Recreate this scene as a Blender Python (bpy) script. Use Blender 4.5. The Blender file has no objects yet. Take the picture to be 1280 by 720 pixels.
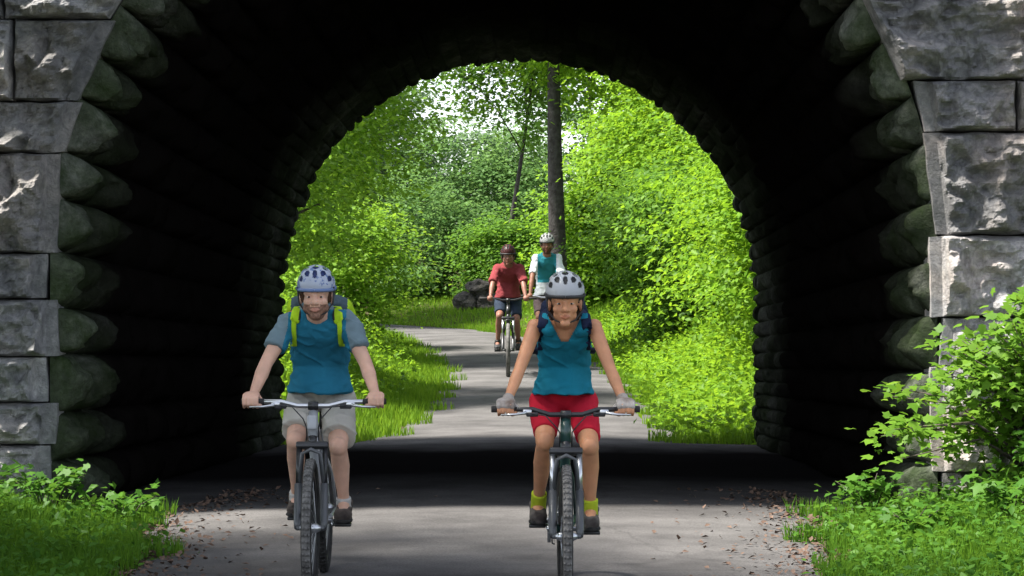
import bpy, bmesh, math, random
import numpy as np
from mathutils import Vector, Matrix, noise
random.seed(7); rng = np.random.default_rng(7)
S = bpy.context.scene
C = S.collection
R = math.radians

# ------------------------------------------------------------------ camera, light, exposure
cd = bpy.data.cameras.new('camera'); cam = bpy.data.objects.new('camera', cd); C.objects.link(cam)
cam.location = (0, 0, 1.84); cam.rotation_euler = (R(90), 0, 0)
cd.lens = 101.25; cd.sensor_width = 36; cd.shift_y = -66/1280; cd.clip_start = .1; cd.clip_end = 1500
S.camera = cam
SUN_EL, SUN_AZ = R(60), R(-97)          # azimuth measured from +Y towards +X
w = bpy.data.worlds.new('World'); S.world = w; w.use_nodes = True
wn = w.node_tree.nodes; wl = w.node_tree.links
sky = wn.new('ShaderNodeTexSky'); sky.sky_type = 'NISHITA'; sky.sun_disc = False
sky.sun_elevation = SUN_EL; sky.sun_rotation = SUN_AZ; sky.air_density = .7; sky.dust_density = 1.0; sky.ozone_density = .6
hz = wn.new('ShaderNodeHueSaturation'); hz.inputs['Saturation'].default_value = .45; wl.new(sky.outputs[0], hz.inputs['Color']); wl.new(hz.outputs[0], wn['Background'].inputs[0]); wn['Background'].inputs[1].default_value = .15
sd = bpy.data.lights.new('sun', 'SUN'); sd.energy = 5.0; sd.angle = R(4); sd.color = (1, .95, .86)
sun = bpy.data.objects.new('sun', sd); C.objects.link(sun)
sdir = Vector((math.sin(SUN_AZ)*math.cos(SUN_EL), math.cos(SUN_AZ)*math.cos(SUN_EL), math.sin(SUN_EL)))
sun.rotation_euler = sdir.to_track_quat('Z', 'Y').to_euler(); sun.location = (0, 0, 40)
S.view_settings.view_transform = 'Standard'; S.view_settings.look = 'None'
S.view_settings.exposure = 1.5; S.view_settings.gamma = 1
S.render.engine = 'CYCLES'
S.cycles.max_bounces = 6; S.cycles.transparent_max_bounces = 4

# ------------------------------------------------------------------ materials
def mat(name, col, rough=.8, var=.0, scale=8, col2=None, bump=0, bscale=40, metal=0, spec=.3, detail=6, trans=0):
    m = bpy.data.materials.new(name); m.use_nodes = True
    n = m.node_tree.nodes; l = m.node_tree.links; p = n['Principled BSDF']
    p.inputs['Roughness'].default_value = rough; p.inputs['Metallic'].default_value = metal
    p.inputs['Specular IOR Level'].default_value = spec
    tc = n.new('ShaderNodeTexCoord')
    if var or col2:
        nz = n.new('ShaderNodeTexNoise'); nz.inputs['Scale'].default_value = scale; nz.inputs['Detail'].default_value = detail
        l.new(tc.outputs['Object'], nz.inputs['Vector'])
        cr = n.new('ShaderNodeValToRGB')
        a = col if col2 else [c*(1-var) for c in col]; b = col2 if col2 else [min(1, c*(1+var)) for c in col]
        cr.color_ramp.elements[0].position = .35; cr.color_ramp.elements[1].position = .65
        cr.color_ramp.elements[0].color = (*a, 1); cr.color_ramp.elements[1].color = (*b, 1)
        l.new(nz.outputs[0], cr.inputs[0]); l.new(cr.outputs[0], p.inputs['Base Color'])
    else:
        p.inputs['Base Color'].default_value = (*col, 1)
    if bump:
        nb = n.new('ShaderNodeTexNoise'); nb.inputs['Scale'].default_value = bscale; nb.inputs['Detail'].default_value = 8
        l.new(tc.outputs['Object'], nb.inputs['Vector'])
        bp = n.new('ShaderNodeBump'); bp.inputs['Strength'].default_value = bump; bp.inputs['Distance'].default_value = .02
        l.new(nb.outputs[0], bp.inputs['Height']); l.new(bp.outputs[0], p.inputs['Normal'])
    return m

def leafmat(name, c0, c1, c2=None, tr=.45, nscale=1.2):
    """leaf: diffuse + translucent, colour varies per leaf and per bough"""
    m = bpy.data.materials.new(name); m.use_nodes = True
    n = m.node_tree.nodes; l = m.node_tree.links; p = n['Principled BSDF']
    p.inputs['Roughness'].default_value = .5; p.inputs['Specular IOR Level'].default_value = .15
    g = n.new('ShaderNodeNewGeometry'); tc = n.new('ShaderNodeTexCoord')
    nz = n.new('ShaderNodeTexNoise'); nz.inputs['Scale'].default_value = nscale; nz.inputs['Detail'].default_value = 3
    l.new(tc.outputs['Object'], nz.inputs['Vector'])
    ad = n.new('ShaderNodeMath'); ad.operation = 'MULTIPLY_ADD'; ad.inputs[1].default_value = .55
    l.new(g.outputs['Random Per Island'], ad.inputs[0]); 
    sb = n.new('ShaderNodeMath'); sb.operation = 'MULTIPLY_ADD'; sb.inputs[1].default_value = 1.1; sb.inputs[2].default_value = -.33
    l.new(nz.outputs[0], sb.inputs[0]); l.new(sb.outputs[0], ad.inputs[2])
    cr = n.new('ShaderNodeValToRGB')
    cr.color_ramp.elements[0].color = (*c0, 1); cr.color_ramp.elements[1].color = (*c1, 1)
    if c2:
        e = cr.color_ramp.elements.new(.93); e.color = (*c1, 1); cr.color_ramp.elements[2].color = (*c2, 1); 
    l.new(ad.outputs[0], cr.inputs[0]); l.new(cr.outputs[0], p.inputs['Base Color'])
    t = n.new('ShaderNodeBsdfTranslucent')
    hs = n.new('ShaderNodeHueSaturation'); hs.inputs['Hue'].default_value = .485; hs.inputs['Value'].default_value = 1.6
    l.new(cr.outputs[0], hs.inputs['Color']); l.new(hs.outputs[0], t.inputs['Color'])
    mx = n.new('ShaderNodeMixShader'); mx.inputs[0].default_value = tr
    l.new(p.outputs[0], mx.inputs[1]); l.new(t.outputs[0], mx.inputs[2]); l.new(mx.outputs[0], n['Material Output'].inputs[0])
    return m

def stonemat(name, tones, moss=.35, dark=1.0):
    m = bpy.data.materials.new(name); m.use_nodes = True
    n = m.node_tree.nodes; l = m.node_tree.links; p = n['Principled BSDF']
    p.inputs['Roughness'].default_value = .78; p.inputs['Specular IOR Level'].default_value = .35
    tc = n.new('ShaderNodeTexCoord')
    def N(sc, det=8, ro=.6, dist=0):
        z = n.new('ShaderNodeTexNoise'); z.inputs['Scale'].default_value = sc; z.inputs['Detail'].default_value = det
        z.inputs['Roughness'].default_value = ro; z.inputs['Distortion'].default_value = dist
        l.new(tc.outputs['Object'], z.inputs['Vector']); return z
    a = N(1.1, 4); b = N(14, 10, .7, .6); c = N(55, 8, .7)
    def ramp(src, els):
        r = n.new('ShaderNodeValToRGB'); r.color_ramp.elements[0].position = els[0][0]; r.color_ramp.elements[0].color = (*els[0][1], 1)
        r.color_ramp.elements[1].position = els[-1][0]; r.color_ramp.elements[1].color = (*els[-1][1], 1)
        for q, cc in els[1:-1]:
            e = r.color_ramp.elements.new(q); e.color = (*cc, 1)
        l.new(src, r.inputs[0]); return r
    r1 = ramp(a.outputs[0], [(.35, tones[0]), (.5, tones[1]), (.63, tones[2])])
    r2 = ramp(b.outputs[0], [(.3, (.35, .35, .36)), (.5, (.9, .9, .9)), (.68, (1.5, 1.46, 1.42))])
    mu = n.new('ShaderNodeMix'); mu.data_type = 'RGBA'; mu.blend_type = 'MULTIPLY'; mu.inputs[0].default_value = .8
    l.new(r1.outputs[0], mu.inputs[6]); l.new(r2.outputs[0], mu.inputs[7])
    gi = n.new('ShaderNodeNewGeometry'); mi = n.new('ShaderNodeMapRange'); mi.inputs[3].default_value = .62; mi.inputs[4].default_value = 1.3; l.new(gi.outputs['Random Per Island'], mi.inputs[0])
    ms = n.new('ShaderNodeVectorMath'); ms.operation = 'SCALE'; l.new(mu.outputs[2], ms.inputs[0]); l.new(mi.outputs[0], ms.inputs['Scale'])
    # moss settles by noise
    mo = N(3.4, 12, .78, .3); rm = ramp(mo.outputs[0], [(.54-.14*moss, (0, 0, 0)), (.76-.1*moss, (1, 1, 1))])
    mm = n.new('ShaderNodeMath'); mm.operation = 'MULTIPLY'; mm.inputs[1].default_value = min(1, moss*1.5)
    l.new(rm.outputs[0], mm.inputs[0])
    mx = n.new('ShaderNodeMix'); mx.data_type = 'RGBA'; l.new(mm.outputs[0], mx.inputs[0])
    l.new(ms.outputs[0], mx.inputs[6]); mx.inputs[7].default_value = (.024*dark, .042*dark, .012*dark, 1)
    l.new(mx.outputs[2], p.inputs['Base Color'])
    bp = n.new('ShaderNodeBump'); bp.inputs['Strength'].default_value = .9; bp.inputs['Distance'].default_value = .025
    bb = n.new('ShaderNodeMath'); bb.operation = 'ADD'; l.new(b.outputs[0], bb.inputs[0]); l.new(c.outputs[0], bb.inputs[1])
    l.new(bb.outputs[0], bp.inputs['Height']); l.new(bp.outputs[0], p.inputs['Normal'])
    return m

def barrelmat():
    """mossy wet blocks at the mouth, then tunnel shade painted into the colour, darkest in the bore, object space along Y"""
    m = stonemat('shade_darkened_stone', [(.045, .058, .035), (.085, .10, .07), (.19, .20, .175)], .8)
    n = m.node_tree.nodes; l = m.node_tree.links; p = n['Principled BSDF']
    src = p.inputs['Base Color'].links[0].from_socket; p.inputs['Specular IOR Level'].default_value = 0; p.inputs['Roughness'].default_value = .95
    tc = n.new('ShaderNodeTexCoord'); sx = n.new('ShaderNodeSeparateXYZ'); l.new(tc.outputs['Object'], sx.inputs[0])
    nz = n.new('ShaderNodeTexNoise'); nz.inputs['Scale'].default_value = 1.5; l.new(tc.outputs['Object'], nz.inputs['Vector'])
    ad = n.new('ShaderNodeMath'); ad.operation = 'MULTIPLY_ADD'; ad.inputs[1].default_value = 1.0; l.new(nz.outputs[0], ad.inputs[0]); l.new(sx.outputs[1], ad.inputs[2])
    mr = n.new('ShaderNodeMapRange'); mr.inputs[1].default_value = 19.45; mr.inputs[2].default_value = 20.45  # blends the painted tunnel shade in behind the mossy mouth
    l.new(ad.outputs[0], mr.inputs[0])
    m2 = n.new('ShaderNodeMapRange'); m2.inputs[1].default_value = 24.0; m2.inputs[2].default_value = 25.4; m2.inputs[3].default_value = 1; m2.inputs[4].default_value = .5; l.new(ad.outputs[0], m2.inputs[0])  # eases off at the far mouth, its daylight put into the colour
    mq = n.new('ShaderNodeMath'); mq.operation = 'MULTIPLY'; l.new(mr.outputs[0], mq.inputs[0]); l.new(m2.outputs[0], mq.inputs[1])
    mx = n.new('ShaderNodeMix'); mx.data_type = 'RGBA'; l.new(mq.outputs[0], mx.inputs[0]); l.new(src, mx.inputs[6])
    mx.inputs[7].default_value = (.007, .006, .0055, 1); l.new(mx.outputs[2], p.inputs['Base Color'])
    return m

# ------------------------------------------------------------------ object helpers
def link(name, me, m=None, parent=None, smooth=True):
    o = bpy.data.objects.new(name, me); C.objects.link(o)
    if m is not None:
        for q in (m if isinstance(m, (list, tuple)) else [m]): me.materials.append(q)
    if smooth and len(me.polygons): me.polygons.foreach_set('use_smooth', [True]*len(me.polygons))
    if parent: o.parent = parent
    return o
def obj(name, bm, m=None, parent=None, smooth=True):
    me = bpy.data.meshes.new(name); bm.to_mesh(me); bm.free(); return link(name, me, m, parent, smooth)
def tag(o, label=None, cat=None, group=None, kind=None):
    if label: o['label'] = label
    if cat: o['category'] = cat
    if group: o['group'] = group
    if kind: o['kind'] = kind
    return o
def thing(name, label, cat, loc=(0, 0, 0), group=None):
    o = bpy.data.objects.new(name, None); C.objects.link(o); o.location = loc; o.empty_display_size = .2
    return tag(o, label, cat, group)
def npmesh(name, V, F, m, parent=None, smooth=False):
    """V (n,3), F list of (k, array(m,k)) face blocks"""
    me = bpy.data.meshes.new(name); me.vertices.add(len(V)); me.vertices.foreach_set('co', np.asarray(V, np.float32).ravel())
    tot = sum(a.size for a in F); nf = sum(len(a) for a in F)
    me.loops.add(tot); me.polygons.add(nf)
    me.loops.foreach_set('vertex_index', np.concatenate([a.ravel() for a in F]).astype(np.int32))
    st = []; s = 0
    for a in F:
        st.append(s+np.arange(len(a))*a.shape[1]); s += a.size
    me.polygons.foreach_set('loop_start', np.concatenate(st).astype(np.int32))
    me.update(calc_edges=True); me.validate()
    return link(name, me, m, parent, smooth)
def V3(*a): return Vector(a)
def basis(d):
    d = Vector(d).normalized(); u = Vector((0, 0, 1)) if abs(d.z) < .9 else Vector((1, 0, 0))
    x = u.cross(d).normalized(); y = d.cross(x); return x, y, d
def tube(bm, pts, rad, seg=12, caps=True):
    pts = [Vector(p) for p in pts]; n = len(pts); rad = rad if isinstance(rad, (list, tuple)) else [rad]*n
    rings = []; px = None
    for i, p in enumerate(pts):
        d = (pts[min(i+1, n-1)]-pts[max(i-1, 0)]).normalized()
        if px is None: x, y, _ = basis(d)
        else:
            x = (px-d*px.dot(d)).normalized(); y = d.cross(x)
        px = x
        rings.append([bm.verts.new(p+(x*math.cos(2*math.pi*k/seg)+y*math.sin(2*math.pi*k/seg))*rad[i]) for k in range(seg)])
    for a, b in zip(rings, rings[1:]):
        for k in range(seg): bm.faces.new((a[k], a[(k+1) % seg], b[(k+1) % seg], b[k]))
    if caps: bm.faces.new(list(reversed(rings[0]))); bm.faces.new(rings[-1])
def loft(bm, rings, seg=28, ex=2.0):
    """rings: (centre, rx, ry, xdir, ydir)"""
    rs = []
    for c, rx, ry, xd, yd in rings:
        c = Vector(c); xd = Vector(xd); yd = Vector(yd); r = []
        for k in range(seg):
            a = 2*math.pi*k/seg; ca, sa = math.cos(a), math.sin(a)
            r.append(bm.verts.new(c+xd*(rx*math.copysign(abs(ca)**(2/ex), ca))+yd*(ry*math.copysign(abs(sa)**(2/ex), sa))))
        rs.append(r)
    for a, b in zip(rs, rs[1:]):
        for k in range(seg): bm.faces.new((a[k], a[(k+1) % seg], b[(k+1) % seg], b[k]))
    bm.faces.new(list(reversed(rs[0]))); bm.faces.new(rs[-1])
def ell(bm, c, r, rot=None, u=20, v=14):
    M = Matrix.Translation(Vector(c)) @ (rot.to_4x4() if rot else Matrix.Identity(4)) @ Matrix.Diagonal((*r, 1))
    bmesh.ops.create_uvsphere(bm, u_segments=u, v_segments=v, radius=1, matrix=M)
def cap(bm, a, b, ra, rb=None, seg=16):
    """tapered capsule with round ends"""
    rb = ra if rb is None else rb; a = Vector(a); b = Vector(b); d = (b-a).normalized()
    pts = []; rr = []
    for k in range(5):
        t = math.pi/2*(k+.25)/5; pts.append(a-d*ra*math.cos(t)); rr.append(ra*math.sin(t))
    pts += [a, b]; rr += [ra, rb]
    for k in range(4, -1, -1):
        t = math.pi/2*(k+.25)/5; pts.append(b+d*rb*math.cos(t)); rr.append(rb*math.sin(t))
    tube(bm, pts, rr, seg)
def box(bm, c, s, rot=None, bev=0):
    M = Matrix.Translation(Vector(c)) @ (rot.to_4x4() if rot else Matrix.Identity(4)) @ Matrix.Diagonal((*s, 1))
    r = bmesh.ops.create_cube(bm, size=1, matrix=M)
    if bev:
        es = list({e for v in r['verts'] for e in v.link_edges})
        bmesh.ops.bevel(bm, geom=es, offset=bev, segments=2, affect='EDGES', profile=.5)
def remesh(bm, name, vox, m, parent, smooth=4, fn=None, matfn=None, cut=None):
    """weld overlapping closed shapes into one continuous skin"""
    bmesh.ops.recalc_face_normals(bm, faces=bm.faces)
    me = bpy.data.meshes.new('tmp'); bm.to_mesh(me); bm.free()
    o = bpy.data.objects.new('tmp', me); C.objects.link(o)
    r = o.modifiers.new('r', 'REMESH'); r.mode = 'VOXEL'; r.voxel_size = vox; r.adaptivity = 0
    if smooth:
        s = o.modifiers.new('s', 'SMOOTH'); s.factor = .5; s.iterations = smooth
    dg = bpy.context.evaluated_depsgraph_get(); dg.update()
    me2 = bpy.data.meshes.new_from_object(o.evaluated_get(dg)); me2.name = name
    bpy.data.objects.remove(o); bpy.data.meshes.remove(me)
    if fn:
        n = len(me2.vertices); co = np.empty(n*3, np.float32); me2.vertices.foreach_get('co', co); co = co.reshape(-1, 3)
        no = np.empty(n*3, np.float32); me2.vertices.foreach_get('normal', no); no = no.reshape(-1, 3)
        d = np.array([fn(Vector(c)) for c in co], np.float32); co += no*d[:, None]
        me2.vertices.foreach_set('co', co.ravel()); me2.update()
    if cut:
        b2 = bmesh.new(); b2.from_mesh(me2); bmesh.ops.delete(b2, geom=[f for f in b2.faces if cut(f.calc_center_median())], context='FACES'); b2.to_mesh(me2); b2.free()
    me2.materials.clear()
    ob = link(name, me2, m, parent)
    if matfn:
        for p in me2.polygons: p.material_index = matfn(p.center)
    return ob

DN, DF = 18.95, 25.0
def prof(y):
    t = (y-DN)/(DF-DN); return -.12+.18*t, 2.93+(2.09-2.93)*t, 1.79+(1.29-1.79)*t     # centre x, radius, springing height
# ------------------------------------------------------------------ the ground plan (Y runs away from the camera)
LY = [-40, 10, 15.5, 17, 18.7, 19.5, 24.9, 26.9, 30, 34.7, 38, 42.5, 48, 54.7, 57, 60, 66]
LX = [-2.1, -2.05, -2.05, -2.15, -2.4, -2.0, -1.45, -1.06, -.92, -.84, -.95, -1.24, -1.7, -2.5, -5, -11, -40]
RY = [-40, 10, 15.5, 18, 19.5, 24.9, 30.7, 38, 44, 48.7, 53.4, 55.6, 60, 66, 80]
RX = [1.8, 1.75, 1.72, 1.95, 1.9, 1.5, 1.5, 1.45, 1.2, .75, -.15, -.7, -3, -8, -60]
def edges(y): return float(np.interp(y, LY, LX)), float(np.interp(y, RY, RX))
def sm(x, a, b):
    t = np.clip((x-a)/(b-a), 0, 1); return t*t*(3-2*t)
def terrain(x, y):
    x = np.asarray(x, float); y = np.asarray(y, float)
    L = np.interp(y, LY, LX); Rr = np.interp(y, RY, RX)
    dl = np.maximum(L-.14-x, 0); dr = np.maximum(x-Rr-.14, 0)
    near = .24*sm(dl, .05, 1.4)+.34*sm(dr, .1, 1.6)+.05*np.clip(dl-1.4, 0, 30)+.05*np.clip(dr-1.6, 0, 30)
    far = .75*sm(dl, 0, 1.9)+.62*sm(dr, 0.05, 1.8)+.10*np.clip(dl-1.9, 0, 12)+.22*np.clip(dr-1.8, 0, 10)
    wn_ = 1-sm(y, 18.3, 18.8); wf = sm(y, 25.0, 27.5)
    far = far*(1-.6*sm(y, 54, 58)*(1-sm(x, 1.0, 4.0)))
    wob = .03*np.sin(x*2.1+y*1.3)*np.sin(y*.9-x)*np.minimum(1, (dl+dr)*2)
    return near*wn_+far*wf+wob*(wn_+wf)

xs = np.unique(np.round(np.concatenate([np.arange(-200, -12, 12), np.arange(-12, -6, .6), np.arange(-6, 6, .12), np.arange(6, 12, .6), np.arange(12, 201, 12)]), 3))
ys = np.unique(np.round(np.concatenate([np.arange(-60, 8, 4), np.arange(8, 66, .2), np.arange(66, 110, 2), np.arange(110, 900, 25)]), 3))
GX, GY = np.meshgrid(xs, ys); GZ = terrain(GX, GY)
V = np.stack([GX.ravel(), GY.ravel(), GZ.ravel()], 1); nx = len(xs); ny = len(ys)
ii = (np.arange(ny-1)[:, None]*nx+np.arange(nx-1)[None, :]).ravel()
F = np.stack([ii, ii+1, ii+1+nx, ii+nx], 1)
m_soil = mat('forest_soil', (.035, .045, .018), .95, col2=(.075, .06, .035), scale=3, bump=.6, bscale=20, spec=0)
tag(npmesh('ground', V, [F], m_soil, smooth=True), kind='structure')

def asphalt():
    m = bpy.data.materials.new('worn_path_asphalt'); m.use_nodes = True
    n = m.node_tree.nodes; l = m.node_tree.links; p = n['Principled BSDF']; p.inputs['Roughness'].default_value = .9
    p.inputs['Specular IOR Level'].default_value = 0
    tc = n.new('ShaderNodeTexCoord')
    def N(sc, det, ro=.6):
        z = n.new('ShaderNodeTexNoise'); z.inputs['Scale'].default_value = sc; z.inputs['Detail'].default_value = det; z.inputs['Roughness'].default_value = ro
        l.new(tc.outputs['Object'], z.inputs['Vector']); return z
    a = N(1.3, 6); b = N(90, 4, .8)
    r = n.new('ShaderNodeValToRGB'); r.color_ramp.elements[0].position = .35; r.color_ramp.elements[1].position = .68
    r.color_ramp.elements[0].color = (.085, .083, .084, 1); r.color_ramp.elements[1].color = (.145, .141, .142, 1); l.new(a.outputs[0], r.inputs[0])
    r2 = n.new('ShaderNodeValToRGB'); r2.color_ramp.elements[0].position = .3; r2.color_ramp.elements[1].position = .7
    r2.color_ramp.elements[0].color = (.6, .6, .6, 1); r2.color_ramp.elements[1].color = (1.35, 1.33, 1.3, 1); l.new(b.outputs[0], r2.inputs[0])
    mu = n.new('ShaderNodeMix'); mu.data_type = 'RGBA'; mu.blend_type = 'MULTIPLY'; mu.inputs[0].default_value = 1
    l.new(r.outputs[0], mu.inputs[6]); l.new(r2.outputs[0], mu.inputs[7])
    # thin cracks
    vo = n.new('ShaderNodeTexVoronoi'); vo.feature = 'DISTANCE_TO_EDGE'; vo.inputs['Scale'].default_value = .42
    nd = N(2.5, 5); mxv = n.new('ShaderNodeMix'); mxv.data_type = 'VECTOR'; mxv.inputs[0].default_value = .25
    l.new(tc.outputs['Object'], mxv.inputs[4]); l.new(nd.outputs[1], mxv.inputs[5]); l.new(mxv.outputs[1], vo.inputs['Vector'])
    rc = n.new('ShaderNodeValToRGB'); rc.color_ramp.elements[0].position = .002; rc.color_ramp.elements[1].position = .008
    rc.color_ramp.elements[0].color = (.85, .85, .85, 1); rc.color_ramp.elements[1].color = (1, 1, 1, 1); l.new(vo.outputs[0], rc.inputs[0])
    m2 = n.new('ShaderNodeMix'); m2.data_type = 'RGBA'; m2.blend_type = 'MULTIPLY'; m2.inputs[0].default_value = 1
    l.new(mu.outputs[2], m2.inputs[6]); l.new(rc.outputs[0], m2.inputs[7]); 
    # tunnel shade painted into the floor colour under the bridge
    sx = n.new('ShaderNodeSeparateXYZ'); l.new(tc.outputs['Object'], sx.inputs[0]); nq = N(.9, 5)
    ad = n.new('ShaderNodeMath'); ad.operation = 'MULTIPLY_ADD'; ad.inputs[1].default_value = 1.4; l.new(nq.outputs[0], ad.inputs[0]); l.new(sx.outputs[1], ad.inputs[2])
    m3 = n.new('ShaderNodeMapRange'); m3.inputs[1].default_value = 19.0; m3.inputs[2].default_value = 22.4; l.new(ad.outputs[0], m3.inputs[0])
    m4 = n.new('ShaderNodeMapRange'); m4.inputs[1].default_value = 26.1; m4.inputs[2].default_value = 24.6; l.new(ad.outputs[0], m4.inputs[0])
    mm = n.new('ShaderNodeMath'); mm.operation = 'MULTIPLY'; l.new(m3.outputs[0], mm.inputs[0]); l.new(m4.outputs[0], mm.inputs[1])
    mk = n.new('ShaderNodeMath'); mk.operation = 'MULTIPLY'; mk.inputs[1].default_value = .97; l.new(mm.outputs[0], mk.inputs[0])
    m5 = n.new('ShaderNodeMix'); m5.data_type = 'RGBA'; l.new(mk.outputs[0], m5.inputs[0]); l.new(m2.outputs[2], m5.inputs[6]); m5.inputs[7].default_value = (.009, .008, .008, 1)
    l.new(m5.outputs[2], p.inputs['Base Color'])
    bp = n.new('ShaderNodeBump'); bp.inputs['Strength'].default_value = .5; bp.inputs['Distance'].default_value = .01
    l.new(b.outputs[0], bp.inputs['Height']); l.new(bp.outputs[0], p.inputs['Normal'])
    return m
py = np.concatenate([np.arange(-40, 8, 2), np.arange(8, 64, .15)]); rows = []
for y in py:
    a, b = edges(y); a += .07*noise.noise(V3(y*.9, 0, 3)); b += .07*noise.noise(V3(y*.9, 5, 3))
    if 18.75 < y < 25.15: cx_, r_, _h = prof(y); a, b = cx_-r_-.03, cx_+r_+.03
    k = np.linspace(0, 1, 9); X = a+(b-a)*k
    z = .012+.03*np.sin(k*math.pi)
    rows.append(np.stack([X, np.full(9, y), z], 1))
V = np.concatenate(rows); n_ = 9; ii = (np.arange(len(py)-1)[:, None]*n_+np.arange(n_-1)[None, :]).ravel()
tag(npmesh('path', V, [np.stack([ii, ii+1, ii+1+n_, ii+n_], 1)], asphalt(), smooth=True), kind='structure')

# ------------------------------------------------------------------ stone railway bridge with its arched bore
def pp(u, y):
    """u 0..1 over left wall, vault, right wall -> position and inward normal"""
    cx, r, h = prof(y); Lh = 1.79/(2*1.79+math.pi*2.93)
    if u < Lh: return Vector((cx-r, y, h*u/Lh)), Vector((1, 0, 0))
    if u > 1-Lh: return Vector((cx+r, y, h*(1-u)/Lh)), Vector((-1, 0, 0))
    a = math.pi*(1-(u-Lh)/(1-2*Lh)); return Vector((cx+r*math.cos(a), y, h+r*math.sin(a))), Vector((-math.cos(a), 0, -math.sin(a)))
bridge = thing('stone_bridge', 'massive rock faced grey stone bridge whose dark arched tunnel the path runs through', 'bridge', (0, DN, 0))
def bobj(name, bm, m, smooth=True):
    for v in bm.verts: v.co.y -= DN
    return obj(name, bm, m, bridge, smooth)
def tri_noise(p): return noise.cell(p*.9)*.6+noise.noise(p*1.3)
bm = bmesh.new(); NC = 36
ub = [0]; 
for i in range(NC): ub.append(ub[-1]+random.uniform(.8, 1.2))
ub = [u/ub[-1] for u in ub]
for ci in range(NC):
    u0, u1 = ub[ci], ub[ci+1]; y = DN+.05; first = True
    y -= random.uniform(0, .02)
    while y < DF-.02:
        near, rear = y < DN+.85, y > DF-1.9
        ln = random.uniform(.27, .36) if near else random.uniform(.26, .42) if rear else random.uniform(.38, .75)
        y1 = y+ln
        if y1 > DF-.2: y1 = DF+random.uniform(-.02, .06)
        n = 15 if near else 9; subs = [(u0, (u0+u1)/2), ((u0+u1)/2, u1)] if rear else [(u0, u1)]
        for ua, uc in subs:
            mid = (random.uniform(.15, .23) if near else .055 if rear else .11)*random.uniform(.6, 1.25)*(1 if y < DN+2 or not .22 < u0 < .78 else random.uniform(.3, .8))
            g = []; sd_ = random.uniform(0, 99)
            for i in range(n):
                row = []
                for j in range(n):
                    a, b = i/(n-1), j/(n-1); P, Nn = pp(ua+(uc-ua)*a, y+(y1-y)*b)
                    e = (1-abs(2*a-1)**(2.3 if near else 2.8))*(1-abs(2*b-1)**(2.4 if near else 2.6))
                    hgt = mid*e**(.62 if near else .5)+(.08*noise.fractal(P*2.6+V3(sd_, 0, 0), 1, 2, 4)+(.07 if near else .04)*tri_noise(P*6+V3(sd_, 0, 0))+.02*noise.fractal(P*14, 1, 2, 3))*e**.5*(.5 if rear else 1)
                    row.append(bm.verts.new(P+Nn*max(0, hgt)))
                g.append(row)
            for i in range(n-1):
                for j in range(n-1): bm.faces.new((g[i][j], g[i+1][j], g[i+1][j+1], g[i][j+1]))
        y = y1
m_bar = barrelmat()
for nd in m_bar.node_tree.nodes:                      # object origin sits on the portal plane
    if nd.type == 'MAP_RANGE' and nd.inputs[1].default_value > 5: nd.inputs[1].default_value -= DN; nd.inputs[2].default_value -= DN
bobj('vault', bm, m_bar)

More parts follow.
